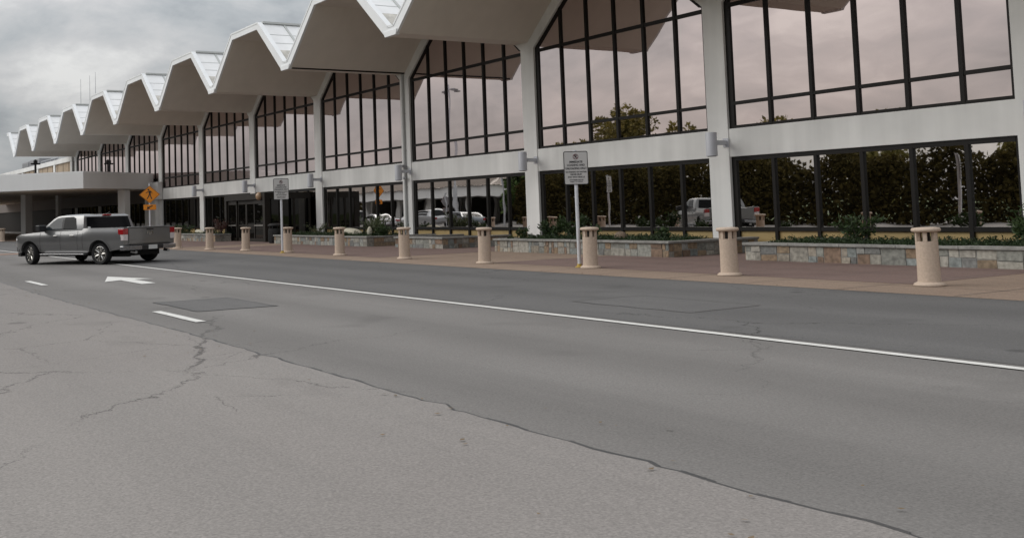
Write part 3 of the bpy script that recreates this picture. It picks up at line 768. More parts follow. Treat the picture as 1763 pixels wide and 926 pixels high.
def loading_sign(x, y, ztop, w, h, normal, lab):
    rz = math.atan2(normal[1], normal[0]) + PI / 2
    t = empty('loading_sign', (x, y, .01), rz); tag(t, lab, 'sign', 'loading zone signs')
    bm = bmesh.new(); tube(bm, (0, .03, 0), (0, .03, ztop + .03), .052, n=12); obj('post', bm, M['post'], t, smooth=40)
    bm = bmesh.new(); lathe(bm, [(.12, 0), (.12, .02), (.07, .04), (.065, .10)], 16, 0, .03); obj('base_collar', bm, M['yellowbase'], t, smooth=40)
    zc = ztop - h / 2
    bm = bmesh.new(); ngon_prism(bm, [(a, b + zc) for a, b in rrect(w, h, .05)], 'y', -.026, -.020)
    pl = obj('plate', bm, M['signblack'], t)
    bm = bmesh.new(); ngon_prism(bm, [(a, b + zc) for a, b in rrect(w - .045, h - .045, .04)], 'y', -.029, -.0262); obj('face', bm, M['signwhite'], pl)
    bm = bmesh.new(); ngon_prism(bm, [(a, b + zc) for a, b in rrect(w, h, .05)], 'y', -.0198, -.017); obj('backing', bm, M['signback'], pl)
    Y = -.0305
    s = h / .95
    zt = ztop
    text_mesh('letter_p', 'P', .125 * s, M['signblack'], pl, 0, zt - .155 * s, Y)
    bm = bmesh.new(); n = 32
    for i in range(n):
        a, b = 2 * PI * i / n, 2 * PI * (i + 1) / n
        poly(bm, [(.062 * s * math.cos(a), Y - .0005, zt - .155 * s + .062 * s * math.sin(a)), (.062 * s * math.cos(b), Y - .0005, zt - .155 * s + .062 * s * math.sin(b)),
                  (.08 * s * math.cos(b), Y - .0005, zt - .155 * s + .08 * s * math.sin(b)), (.08 * s * math.cos(a), Y - .0005, zt - .155 * s + .08 * s * math.sin(a))])
    d = .048 * s; e_ = .009 * s
    poly(bm, [(-d - e_, Y - .0009, zt - .155 * s + d - e_), (-d + e_, Y - .0009, zt - .155 * s + d + e_), (d + e_, Y - .0009, zt - .155 * s - d + e_), (d - e_, Y - .0009, zt - .155 * s - d - e_)])
    obj('no_parking_ring', bm, M['signred'], pl)
    for txt, sz, dz, xs in (('IMMEDIATE', .080, .305, .92), ('LOADING AND', .080, .395, .90), ('UNLOADING ONLY', .080, .490, .84),
                        ('NO PARKING OR WAITING', .060, .590, .80), ('DRIVER MUST', .060, .660, .9), ('STAY WITH VEHICLE', .060, .735, .86),
                        ('UNATTENDED VEHICLES', .042, .815, .84), ('SUBJECT TO TOWING', .042, .865, .84)):
        text_mesh('lettering', txt, sz * s, M['signblack'], pl, 0, zt - dz * s, Y, xs * w / .70)
loading_sign(14.515, -9.535, 3.33, .71, .965, (.90, -.43), 'near white no parking sign reading IMMEDIATE LOADING AND UNLOADING ONLY on a pale post')
loading_sign(-4.85, -10.0, 3.35, .69, .955, (.93, -.36), 'far white loading zone sign on a thin pale post before the entrance doors')

def walker(bm, s, y):
    def P_(pts): poly(bm, [(a * s, y, b * s) for a, b in pts])
    n = 12
    P_([(-.06 + .052 * math.cos(2 * PI * i / n), .30 + .052 * math.sin(2 * PI * i / n)) for i in range(n)])      # head
    P_([(-.05, .235), (.045, .235), (.075, .20), (.055, .02), (-.035, .02), (-.06, .18)])                          # torso
    P_([(-.045, .225), (-.07, .16), (-.20, .075), (-.215, .105), (-.10, .185)])                                      # front arm
    P_([(.05, .235), (.12, .17), (.145, .06), (.115, .05), (.095, .15), (.05, .185)])                               # rear arm
    P_([(-.035, .025), (.02, .025), (-.02, -.11), (-.12, -.27), (-.17, -.27), (-.165, -.245), (-.085, -.12)])          # front leg
    P_([(.0, .03), (.055, .03), (.085, -.12), (.145, -.255), (.12, -.285), (.09, -.28), (.03, -.12)])                  # rear leg
rz = math.atan2(-.55, .835) + PI / 2
def crossing_sign(x, y, rz, zc, lab):
    t = empty('crossing_sign', (x, y, .01), rz); tag(t, lab, 'sign', 'pedestrian crossing signs')
    bm = bmesh.new(); tube(bm, (0, .04, 0), (0, .04, zc + .72), .06, n=12); tube(bm, (0, .04, zc + .72), (0, .04, zc + .76), .075, n=12); obj('post', bm, M['post'], t, smooth=40)
    wd_, hd = .68, .59
    def dia(k): return [(wd_ * k, zc), (0, zc + hd * k), (-wd_ * k, zc), (0, zc - hd * k)]
    bm = bmesh.new(); ngon_prism(bm, dia(1), 'y', -.03, -.024); p1 = obj('diamond_plate', bm, M['signorange'], t)
    bm = bmesh.new(); ngon_prism(bm, dia(.995), 'y', -.0235, -.018); obj('backing', bm, M['signback'], p1)
    bm = bmesh.new()
    for i in range(4):
        a, b = dia(.965), dia(.925); j = (i + 1) % 4
        poly(bm, [(a[i][0], -.032, a[i][1]), (a[j][0], -.032, a[j][1]), (b[j][0], -.032, b[j][1]), (b[i][0], -.032, b[i][1])])
    obj('border', bm, M['signblack'], p1)
    bm = bmesh.new(); walker(bm, 1.08, -.033)
    for v in bm.verts: v.co.z += zc - .0; v.co.x *= 1.12
    obj('walking_figure', bm, M['signblack'], p1)
    z2 = zc - .84
    bm = bmesh.new(); ngon_prism(bm, [(a, b + z2) for a, b in rrect(.82, .35, .03)], 'y', -.03, -.024); p2 = obj('arrow_plate', bm, M['signorange'], t)
    bm = bmesh.new(); ngon_prism(bm, [(a, b + z2) for a, b in rrect(.80, .34, .03)], 'y', -.0235, -.018); obj('backing', bm, M['signback'], p2)
    bm = bmesh.new()
    poly(bm, [(-.20, -.033, z2 - .13), (.03, -.033, z2 - .10), (-.04, -.033, z2 - .045), (.20, -.033, z2 + .07), (.17, -.033, z2 + .13), (-.09, -.033, z2 + .02), (-.14, -.033, z2 + .09)])
    obj('arrow', bm, M['signblack'], p2)
    return t
crossing_sign(-28.7, -8.65, math.atan2(-.31, .95) + PI / 2, 3.27, 'orange diamond pedestrian crossing sign with an arrow plate behind the truck')

# ------------------------------------------------------------------ planters
STONES = [(.27, .27, .24), (.30, .30, .28), (.24, .26, .25), (.33, .31, .27), (.28, .20, .13), (.30, .225, .15), (.20, .20, .19), (.33, .29, .235), (.22, .15, .105), (.30, .28, .24), (.38, .36, .31)]
def stone_face(bm, lay, p0, p1, h, rnd, dark=1.0):
    """irregular two/three course ledgestone face from p0 to p1 (2-D), each stone a slightly proud block with a joint"""
    p0, p1 = Vector(p0), Vector(p1); d = p1 - p0; ln = d.length; u = d / ln; n = Vector((u.y, -u.x))
    s = 0
    def stone(a, b, z0, z1):
        c = rnd.choice(STONES); k = rnd.uniform(.68, 1.0); o = rnd.uniform(.004, .028); j = .012
        q = [(a + j, z0 + j), (b - j, z0 + j), (b - j, z1 - j), (a + j, z1 - j)]
        q = [(x + rnd.uniform(-.012, .012), z + rnd.uniform(-.01, .01)) for x, z in q]
        F = [bm.verts.new((*(p0 + u * x + n * o), z)) for x, z in q]; K = [bm.verts.new((*(p0 + u * x - n * .02), z)) for x, z in q]
        fs = [bm.faces.new(F)] + [bm.faces.new((F[i], K[i], K[(i + 1) % 4], F[(i + 1) % 4])) for i in range(4)]
        for f in fs:
            for l in f.loops: l[lay] = (c[0] * k, c[1] * k, c[2] * k, 1)
    while s < ln - .05:
        w = min(rnd.uniform(.28, .72), ln - s)
        if ln - s - w < .25: w = ln - s
        r = rnd.random()
        if r < .16: stone(s, s + w, 0, h)
        elif r < .5:
            m = h * rnd.uniform(.35, .65); stone(s, s + w, 0, m); stone(s, s + w, m, h)
        else:
            m = h * rnd.uniform(.35, .65); q = w * rnd.uniform(.35, .65)
            stone(s, s + q, 0, m); stone(s + q, s + w, 0, m)
            q = w * rnd.uniform(.35, .65)
            stone(s, s + q, m, h); stone(s + q, s + w, m, h)
        s += w
def leaf(bm, p, d, size, rnd, narrow=.45):
    d = d.normalized(); s = d.cross(Vector((rnd.uniform(-1, 1), rnd.uniform(-1, 1), rnd.uniform(-1, 1))))
    if s.length < 1e-3: return
    s.normalize(); a = p; b = p + d * size * .5 + s * size * narrow * .5; c = p + d * size; e = p + d * size * .5 - s * size * narrow * .5
    bm.faces.new([bm.verts.new(v) for v in (a, b, c, e)])
def rdir(rnd, up=.3):
    v = Vector((rnd.gauss(0, 1), rnd.gauss(0, 1), rnd.gauss(0, 1))).normalized(); v.z += up; return v
def planter(x0, x1, y0, y1, h, lab, seed, cover=True, rise=.16):
    rnd = random.Random(seed)
    t = empty('stone_planter', ((x0 + x1) / 2, y0, 0)); tag(t, lab, 'planter', 'stone planters along the glass front')
    inv = Matrix.Translation((-(x0 + x1) / 2, -y0, 0))
    def pp(name, bm, m, **k):
        o = obj(name, bm, m, t, **k); o.matrix_parent_inverse = inv; return o
    hw = h - .075
    bm = bmesh.new(); box(bm, x0, x1, y0, y0 + .3, .0, hw); box(bm, x0, x0 + .3, y0 + .3, y1, .0, hw); box(bm, x1 - .3, x1, y0 + .3, y1, .0, hw)
    pp('core', bm, M['capstone'])
    bm = bmesh.new(); lay = bm.loops.layers.float_color.new('stone')
    stone_face(bm, lay, (x0, y0), (x1, y0), hw, rnd); stone_face(bm, lay, (x1, y0), (x1, y1), hw, rnd); stone_face(bm, lay, (x0, y1), (x0, y0), hw, rnd)
    pp('stone_facing', bm, M['stone'])
    bm = bmesh.new(); o_ = .07
    n = max(2, int((x1 - x0) / 1.4))
    for i in range(n):
        a = x0 - o_ + (x1 - x0 + 2 * o_) * i / n; b = x0 - o_ + (x1 - x0 + 2 * o_) * (i + 1) / n
        dz = rnd.uniform(-.006, .006); box(bm, a + .004, b - .004, y0 - o_, y0 + .36, hw, h + dz)
    box(bm, x0 - o_, x0 + .33, y0 + .365, y1, hw, h); box(bm, x1 - .33, x1 + o_, y0 + .365, y1, hw, h)
    pp('coping', bm, M['capstone'], bevel=.012)
    bm = bmesh.new(); poly(bm, [(x0 + .3, y0 + .3, h - .06), (x1 - .3, y0 + .3, h - .06), (x1 - .3, y1, h - .06), (x0 + .3, y1, h - .06)]); pp('soil', bm, M['soil'])
    if cover:
        bm = bmesh.new(); area = (x1 - x0) * (y1 - y0); cl = []
        for i in range(int(area * 9)):
            cxx, cyy = rnd.uniform(x0 + .35, x1 - .35), rnd.uniform(y0 + .3, min(y1, y0 + 2.6)); r = rnd.uniform(.14, .36); hh = rnd.uniform(.05, rise)
            for j in range(44):
                d = rdir(rnd, .5); p = Vector((cxx, cyy, h - .05)) + Vector((d.x * r * rnd.random(), d.y * r * rnd.random(), abs(d.z) * hh * rnd.uniform(.2, 1)))
                leaf(bm, p, rdir(rnd, .35), rnd.uniform(.05, .12), rnd, .35)
        tag(obj('ground_cover', bm, M['leaf_ground']), kind='stuff')
        COL.objects[-1]['label'] = 'low dark green ground cover filling the planter'
    return t
planter(3.45, 12.86, -4.32, -.1, .53, 'longest near stone planter with a row of dark shrubs at its left end', 1)
planter(-5.1, -1.0, -3.9, -.1, .52, 'short stone planter without plants at the foot of the downpipe column', 2, cover=False)
planter(-18.6, -7.35, -4.2, -.1, .52, 'stone planter between the far loading sign and the downpipe column', 3, rise=.2)
planter(-42, -27.6, -4.5, -3.36, .52, 'pale stone planter left of the entrance doors', 4, rise=.2)
planter(15.9, 25.5, -4.3, -.1, .53, 'stone planter at the right edge of the frame', 5)

def shrub(x, y, z, r, h, m, n, lab, seed, spiky=.3, size=(.10, .2), narrow=.35, stems=6, group='shrubs in the stone planters'):
    rnd = random.Random(seed)
    t = empty('shrub', (x, y, z)); tag(t, lab, 'shrub', group)
    bm = bmesh.new(); tips = []
    for i in range(stems):
        a = rnd.uniform(0, 6.28); q = Vector((math.cos(a) * r * rnd.uniform(.2, .9), math.sin(a) * r * rnd.uniform(.2, .9), h * rnd.uniform(.55, 1)))
        tube(bm, (0, 0, -.05), q, .018, .006, 5); tips.append(q)
    obj('stem', bm, M['bark'], t)
    bm = bmesh.new()
    for i in range(n):
        q = rnd.choice(tips); f = rnd.uniform(.25, 1.05); p = q * f + Vector((rnd.gauss(0, .09 * r + .02), rnd.gauss(0, .09 * r + .02), rnd.gauss(0, .05)))
        d = (q.normalized() * spiky + rdir(rnd, .3)); leaf(bm, p, d, rnd.uniform(*size), rnd, narrow)
    obj('foliage', bm, m, t)
    return t
Z = .5
shrub(4.9, -2.6, Z, .7, .72, M['leaf_shrub'], 700, 'tall spreading dark shrub against the column base, left of its neighbour', 11)
shrub(6.2, -2.5, Z, .75, .82, M['leaf_shrub'], 800, 'bushy dark shrub right of the first column, tallest in the near planter', 12)
shrub(3.95, -3.3, Z, .35, .35, M['leaf_shrub'], 220, 'low tuft at the left tip of the near planter', 13)
shrub(7.6, -3.0, Z, .5, .45, M['leaf_shrub'], 350, 'low dark shrub behind the near loading sign post', 14)
shrub(11.3, -3.0, Z, .5, .42, M['leaf_shrub'], 320, 'low shrub near the right corner of the near planter', 15)
shrub(-9.4, -2.6, Z, .9, .85, M['leaf_pale'], 420, 'sparse arching pale green shrub left of the pale upright stone', 16, spiky=1.0, size=(.2, .38), narrow=.16, stems=14)
shrub(-7.9, -2.8, Z, .6, .5, M['leaf_shrub'], 420, 'rounded green shrub right of the pale upright stone', 17)
shrub(-15.6, -2.9, Z, .7, .62, M['leaf_pale'], 380, 'pale flowering shrub right of the far loading sign', 18, size=(.07, .14))
shrub(-12.9, -2.8, Z, .7, .45, M['leaf_shrub'], 380, 'dark shrub at the foot of the far white column', 19)
shrub(-28.6, -3.8, Z, .7, .95, M['leaf_red'], 420, 'reddish shrub beside the left jamb of the entrance', 20)
shrub(-29.6, -3.95, Z, .5, .45, M['leaf_pale'], 260, 'yellow green shrub below the reddish one', 21, size=(.08, .15))
shrub(-35.5, -3.85, Z, .8, .62, M['leaf_shrub'], 420, 'dark green shrub left of the entrance planter middle', 22)
shrub(-39, -3.85, Z, .9, .55, M['leaf_shrub'], 360, 'dark shrub at the far left of the entrance planter', 23)
shrub(18.6, -2.8, Z, .7, .7, M['leaf_shrub'], 520, 'dark shrub in the left half of the planter at the right edge', 24)
shrub(23.0, -2.6, Z, .8, .85, M['leaf_shrub'], 600, 'larger dark shrub in the right half of the planter at the right edge', 25)
def rock(x, y, z, sx, sy, sz, m, lab, seed, rz=0, cat='boulder'):
    bm = bmesh.new(); bmesh.ops.create_icosphere(bm, subdivisions=3, radius=1)
    rnd = random.Random(seed); f = [Vector((rnd.gauss(0, 1), rnd.gauss(0, 1), rnd.gauss(0, 1))) for _ in range(6)]
    for v in bm.verts:
        k = 1
        for a in f: k -= .10 * max(0, v.co.dot(a.normalized()) - .45)
        k += rnd.uniform(-.02, .02)
        v.co = Vector((v.co.x * sx, v.co.y * sy, v.co.z * sz)) * k
    o = obj('boulder', bm, m, smooth=50); o.location = (x, y, z); o.rotation_euler = (.1, .15, rz); tag(o, lab, cat, 'boulders in the planters')
rock(9.2, -2.9, .56, .30, .24, .24, M['rock'], 'brown boulder among the ground cover of the near planter', 31)
rock(-8.65, -3.3, .68, .15, .13, .32, M['palerock'], 'pale upright stone standing in the middle planter', 32, .4)
rock(-11.9, -2.6, .66, .85, .4, .22, M['palerock'], 'long flat pale stone lying behind the planter bollard', 33, .2)
rock(-32.5, -3.8, .62, .7, .22, .16, M['palerock'], 'long pale stone in the planter left of the entrance', 34, .1)

# litter bin beside the entrance
t = empty('litter_bin', (-19.5, -3.75, .01)); tag(t, 'black ribbed litter bin between the entrance and the stone planter', 'bin')
bm = bmesh.new(); lathe(bm, [(.36, 0), (.38, .03), (.40, .86), (.42, .88)], 26); obj('body', bm, M['binblack'], t, smooth=35)
bm = bmesh.new(); lathe(bm, [(.43, 1.05), (.43, 1.10), (.30, 1.18), (.1, 1.2)], 26); obj('lid', bm, M['binblack'], t, smooth=35)
bm = bmesh.new()
for i in range(4): tube(bm, (.36 * math.cos(i * PI / 2 + .7), .36 * math.sin(i * PI / 2 + .7), .85), (.36 * math.cos(i * PI / 2 + .7), .36 * math.sin(i * PI / 2 + .7), 1.06), .03, n=8)
obj('lid_post', bm, M['binblack'], t)
bm = bmesh.new()
for i in range(26): 
    a = 2 * PI * i / 26; box(bm, .385, .415, -.025, .025, .08, .8, Matrix.Rotation(a, 4, 'Z'))
obj('slat', bm, M['binblack'], t)

# ------------------------------------------------------------------ vehicles
def cut_shape(outline, planes_z, planes_x, halfw):
    """side outline (a,z) -> solid whose half width follows halfw(a,z)"""
    bm = bmesh.new()
    ngon_prism(bm, outline, 'y', -1, 1)
    for z in planes_z: bmesh.ops.bisect_plane(bm, geom=bm.verts[:] + bm.edges[:] + bm.faces[:], plane_co=(0, 0, z), plane_no=(0, 0, 1))
    for a in planes_x: bmesh.ops.bisect_plane(bm, geom=bm.verts[:] + bm.edges[:] + bm.faces[:], plane_co=(a, 0, 0), plane_no=(1, 0, 0))
    bmesh.ops.bisect_plane(bm, geom=bm.verts[:] + bm.edges[:] + bm.faces[:], plane_co=(0, 0, 0), plane_no=(0, 1, 0))
    for v in bm.verts: v.co.y *= halfw(v.co.x, v.co.z)
    bmesh.ops.recalc_face_normals(bm, faces=bm.faces[:])
    return bm
def arch(cx_, r, zc, zb, n=12, rev=False):
    a0 = math.asin((zb - zc) / r)
    p = [(cx_ + r * math.cos(t), zc + r * math.sin(t)) for t in [a0 + (PI - 2 * a0) * i / n for i in range(n + 1)]]
    return p if not rev else p[::-1]
def interp(x, t):
    if x <= t[0][0]: return t[0][1]
    for (a, b), (c, d) in zip(t, t[1:]):
        if x <= c: return b + (d - b) * (x - a) / (c - a)
    return t[-1][1]
def wheel(parent, x, y, r, w, side, steer=0, spokes=6, detail=True):
    wh = empty('wheel', (x, y, r)); wh.parent = parent; wh.rotation_euler.z = steer
    bm = bmesh.new()
    prof = [(r * .73, -w / 2 + .01), (r * .94, -w / 2), (r, -w / 2 + .04), (r, w / 2 - .04), (r * .94, w / 2), (r * .73, w / 2 - .01), (r * .71, w / 2 - .06), (r * .71, -w / 2 + .06)]
    n = 40; rings = [[bm.verts.new((q * math.cos(2 * PI * i / n), yy, q * math.sin(2 * PI * i / n))) for i in range(n)] for q, yy in prof]
    for k in range(len(prof)):
        a, b = rings[k], rings[(k + 1) % len(prof)]
        for i in range(n): bm.faces.new((a[i], a[(i + 1) % n], b[(i + 1) % n], b[i]))
    bmesh.ops.recalc_face_normals(bm, faces=bm.faces[:])
    obj('tyre', bm, M['tyre'], wh, smooth=40)
    bm = bmesh.new(); s = side; yo = s * (w / 2 - .02)
    R1 = r * .73
    # dish (dark) + rim lip + spokes
    def ring(r0, y0, r1, y1, nn=40):
        A = [bm.verts.new((r0 * math.cos(2 * PI * i / nn), y0, r0 * math.sin(2 * PI * i / nn))) for i in range(nn)]
        Bq = [bm.verts.new((r1 * math.cos(2 * PI * i / nn), y1, r1 * math.sin(2 * PI * i / nn))) for i in range(nn)]
        for i in range(nn): bm.faces.new((A[i], A[(i + 1) % nn], Bq[(i + 1) % nn], Bq[i]))
    ring(R1, yo, R1 * .90, yo + s * .005); ring(R1 * .90, yo + s * .005, R1 * .86, yo - s * .10)
    for i in range(spokes):
        a = 2 * PI * i / spokes + .3
        for sgn in (-1, 1):
            c, sn = math.cos(a), math.sin(a)
            def pt(rad, off, yy): return (rad * c - off * sn, yy, rad * sn + off * c)
            o1, o2 = sgn * .035, sgn * .085
            f = [pt(R1 * .18, sgn * .0, yo - s * .01), pt(R1 * .25, sgn * .055, yo - s * .02), pt(R1 * .9, sgn * .115, yo), pt(R1 * .9, sgn * .045, yo)]
            q = [bm.verts.new(v) for v in f]; q2 = [bm.verts.new((v[0], v[1] - s * .05, v[2])) for v in f]
            bm.faces.new(q); 
            for j in range(4): bm.faces.new((q[j], q[(j + 1) % 4], q2[(j + 1) % 4], q2[j]))
    hubv = [bm.verts.new((R1 * .2 * math.cos(2 * PI * i / 20), yo + s * .01, R1 * .2 * math.sin(2 * PI * i / 20))) for i in range(20)]; bm.faces.new(hubv)
    bmesh.ops.recalc_face_normals(bm, faces=bm.faces[:])
    obj('rim', bm, M['rim'], wh)
    bm = bmesh.new(); q = [bm.verts.new((R1 * .99 * math.cos(2 * PI * i / 30), yo - s * .11, R1 * .99 * math.sin(2 * PI * i / 30))) for i in range(30)]; bm.faces.new(q)
    obj('brake_disc', bm, M['rimdark'], wh)
    return wh
def quad_on(bm, pts, halfw, side, off, planes=(.5, .6, .75, .85, 1.0, 1.1, 1.2, 1.3, 1.4, 1.5, 1.6, 1.75, 1.88, 1.93)):
    b2 = bmesh.new(); poly(b2, [(a, 0, z) for a, z in pts])
    for z in planes: bmesh.ops.bisect_plane(b2, geom=b2.verts[:] + b2.edges[:] + b2.faces[:], plane_co=(0, 0, z), plane_no=(0, 0, 1))
    mp = {}
    for v in b2.verts: mp[v] = bm.verts.new((v.co.x, side * (halfw(v.co.x, v.co.z) + off), v.co.z))
    for f in b2.faces:
        nf = bm.faces.new([mp[v] for v in f.verts]); nf.normal_update()
        if nf.normal.y * side < 0: nf.normal_flip()
    b2.free()

TX, TY, TTH = -3.25, -17.64, 3.71887
T0 = empty('pickup_truck', (TX, TY, .004), TTH); T0.scale = (1.035, 1.60, 1.01)
tag(T0, 'grey four door pickup truck turning across the road, seen from its rear left', 'pickup truck')
def hw_low(a, z):
    base = interp(z, [(.35, .90), (.55, .965), (.85, 1.0), (1.1, .995), (1.3, .955), (1.45, .925)])
    nose = interp(a, [(-1.22, .965), (-.9, 1.0), (3.4, 1.0), (4.0, .985), (4.35, .93), (4.58, .80)])
    if a < .8: base = interp(z, [(.35, .92), (.55, .965), (.9, 1.0), (1.2, .99), (1.45, .955)])
    return base * nose
out = [(4.50, .42), (4.58, .60), (4.58, .80), (4.54, 1.0), (4.42, 1.12), (4.1, 1.195), (3.5, 1.25), (3.0, 1.285), (2.0, 1.30), (.88, 1.33), (.80, 1.40), (-1.16, 1.40), (-1.17, .74), (-1.05, .58)]
out += [(-.56, .56)] + arch(0, .52, .42, .56, rev=True)[1:-1][::1] if False else []
out += arch(0, .53, .42, .52, rev=True)
out += [(.62, .46), (2.95, .46)]
out += arch(3.57, .53, .42, .48, rev=True)
bm = cut_shape(out, [.6, .75, .85, 1.0, 1.1, 1.2, 1.3], [-.9, -.6, -.3, 0, .3, .6, .84, 1.2, 1.6, 2, 2.4, 2.8, 3.2, 3.5, 3.8, 4.1, 4.3], hw_low)
body = obj('body', bm, M['paint_truck'], T0, smooth=30)
# open cargo bed: cut out with a boolean
bm = bmesh.new(); box(bm, -1.10, .76, -.80, .80, .90, 1.6); cutter = obj('cutter', bm, None)
bpy.context.view_layer.update()
cutter.parent = T0
md = body.modifiers.new('cut', 'BOOLEAN'); md.object = cutter; md.operation = 'DIFFERENCE'; md.solver = 'EXACT'
bpy.context.view_layer.update()
dg = bpy.context.evaluated_depsgraph_get(); me2 = bpy.data.meshes.new_from_object(body.evaluated_get(dg))
body.modifiers.clear(); body.data = me2; smooth_by_angle(me2, 30); bpy.data.objects.remove(cutter)
def hw_cab(a, z):
    return interp(z, [(1.28, .945), (1.40, .935), (1.75, .865), (1.88, .825), (1.93, .77), (1.97, .69)])
out = [(3.08, 1.27), (2.42, 1.80), (2.24, 1.885), (1.90, 1.935), (1.30, 1.955), (1.02, 1.93), (.93, 1.86), (.80, 1.30)]
bm = cut_shape(out, [1.4, 1.6, 1.75, 1.88, 1.93], [1.0, 1.5, 2.0, 2.4], hw_cab); obj('cab', bm, M['paint_truck'], T0, smooth=32)
for side, nm in ((1, 'near'), (-1, 'off')):
    bm = bmesh.new(); quad_on(bm, [(1.93, 1.37), (2.78, 1.36), (2.70, 1.47), (2.44, 1.69), (2.26, 1.81), (2.05, 1.85), (1.97, 1.85)], hw_cab, side, .006); obj('front_window', bm, M['cabglass'], T0)
    bm = bmesh.new(); quad_on(bm, [(1.16, 1.385), (1.83, 1.375), (1.86, 1.85), (1.45, 1.86), (1.30, 1.80)], hw_cab, side, .006); obj('rear_side_window', bm, M['carglass'], T0)
    bm = bmesh.new(); quad_on(bm, [(1.83, 1.37), (1.93, 1.37), (1.97, 1.85), (1.86, 1.85)], hw_cab, side, .008); obj('door_pillar', bm, M['blackplastic'], T0)
    # shut lines as thin dark strips and handles
    bm = bmesh.new()
    for xa in (2.98, 1.93, 1.06, .80): quad_on(bm, [(xa, .56), (xa + .012, .56), (xa + .012, 1.30), (xa, 1.30)], hw_low, side, .003)
    obj('door_gap', bm, M['blackplastic'], T0)
    for xa in (2.05, 1.18):
        bm = bmesh.new(); yy = side * (hw_low(xa, 1.13) + .02); box(bm, xa, xa + .22, min(yy, yy + side * .03), max(yy, yy + side * .03), 1.115, 1.15); obj('door_handle', bm, M['chrome'], T0, bevel=.008)
    # mirror
    bm = bmesh.new(); y0, y1 = sorted((side * .97, side * 1.22)); box(bm, 2.66, 2.88, y0, y1, 1.31, 1.56); obj('side_mirror', bm, M['blackplastic'], T0, bevel=.03)
    # running board
    bm = bmesh.new(); y0, y1 = sorted((side * .90, side * 1.06)); box(bm, .66, 2.92, y0, y1, .375, .43); obj('running_board', bm, M['bumper'], T0, bevel=.015)
    # tail lamp
    bm = bmesh.new(); y0, y1 = sorted((side * .80, side * .985)); box(bm, -1.195, -.93, y0, y1, 1.13, 1.345); tl = obj('tail_lamp', bm, M['tailred'], T0, bevel=.015)
    bm = bmesh.new(); y0, y1 = sorted((side * .81, side * .978)); box(bm, -1.192, -.95, y0, y1, .90, 1.13); obj('reverse_lens', bm, M['tailclear'], tl, bevel=.01)
    # head lamp
    bm = bmesh.new(); quad_on(bm, [(4.24, 1.06), (4.30, .96), (4.50, .93), (4.53, .97), (4.47, 1.05)], hw_low, side, .008); obj('headlight', bm, M['headlamp'], T0)
    bm = bmesh.new(); y0 = side * .62; tube(bm, (-1.12, y0, .46), (-1.32, y0, .44), .055, n=12); obj('exhaust_tip', bm, M['chrome'], T0, smooth=40)
    # wheel wells
    for xc in (0, 3.57):
        bm = bmesh.new(); y0, y1 = sorted((side * .55, side * .90))
        ngon_prism(bm, arch(xc, .535, .42, .50, 14), 'y', y0, y1); obj('wheel_well', bm, M['rimdark'], T0)
        bm = bmesh.new(); pts_o = arch(xc, .57, .42, .50, 16); pts_i = arch(xc, .525, .42, .50, 16)
        for i in range(len(pts_o) - 1):
            quad_on(bm, [pts_o[i], pts_o[i + 1], pts_i[i + 1], pts_i[i]], hw_low, side, .012)
        obj('arch_lip', bm, M['paint_truck'], T0)
        wheel(T0, xc, side * .875, .41, .19, side, steer=(-.22 if xc > 1 else 0))
# windscreen, rear window
bm = bmesh.new(); face_dir(bm, 1, [(2.99, -.86, 1.335), (2.99, .86, 1.335), (2.44, .80, 1.80), (2.44, -.80, 1.80)]); obj('windscreen', bm, M['carglass'], T0)
bm = bmesh.new(); face_dir(bm, -1, [(.815, -.82, 1.385), (.912, -.76, 1.835), (.912, .76, 1.835), (.815, .82, 1.385)])
for v in bm.verts: v.co.x -= .015
rw = obj('rear_window', bm, M['carglass'], T0)
bm = bmesh.new(); poly(bm, [(.80, .80, 1.385), (.80, .70, 1.385), (.822, .70, 1.46), (.822, .80, 1.46)]) 
for v in bm.verts: v.co.x -= .012
obj('window_sticker', bm, M['plate'], rw)
bm = bmesh.new(); box(bm, .90, .985, -.14, .14, 1.885, 1.935); obj('brake_lamp', bm, M['tailred'], T0, bevel=.008)
# tailgate with handle, emblem, lip
bm = bmesh.new(); box(bm, -1.20, -1.165, -.78, .78, .76, 1.36); box(bm, -1.215, -1.13, -.80, .80, 1.375, 1.415)
tg = obj('tailgate', bm, M['paint_truck'], T0, bevel=.014)
bm = bmesh.new(); box(bm, -1.212, -1.201, -.13, .13, 1.28, 1.335); obj('handle', bm, M['blackplastic'], tg, bevel=.004)
bm = bmesh.new()
xq = -1.206
for sg in (-1, 1):
    poly(bm, [(xq, sg * .012, 1.20), (xq, sg * .05, 1.235), (xq, sg * .105, 1.215), (xq, sg * .125, 1.15), (xq, sg * .095, 1.09), (xq, sg * .085, 1.13), (xq, sg * .088, 1.17), (xq, sg * .06, 1.19), (xq, sg * .035, 1.165), (xq, sg * .04, 1.09), (xq, sg * .012, 1.06)])
obj('emblem', bm, M['chrome'], tg)
bm = bmesh.new(); box(bm, -1.20, -1.14, -.76, .76, .905, .915); obj('crease', bm, M['paint_truck'], tg)
bm = bmesh.new()
ngon_prism(bm, [(-.98, -1.02), (-1.0, -1.22), (-.62, -1.33), (.62, -1.33), (1.0, -1.22), (.98, -1.02)] if False else [(-1.02, -1.0), (-1.22, -1.01), (-1.33, -.64), (-1.33, .64), (-1.22, 1.01), (-1.02, 1.0)], 'z', .52, .70)
bmp = obj('rear_bumper', bm, M['bumper'], T0, bevel=.03)
bm = bmesh.new(); box(bm, -1.335, -1.30, -.40, .40, .535, .69); obj('bumper_recess', bm, M['blackplastic'], bmp)
bm = bmesh.new(); box(bm, -1.345, -1.337, -.165, .165, .535, .695); pl = obj('licence_plate', bm, M['plate'], bmp)
bm = bmesh.new(); box(bm, -1.30, -1.02, -.72, .72, .70, .735); obj('step_pad', bm, M['blackplastic'], bmp)
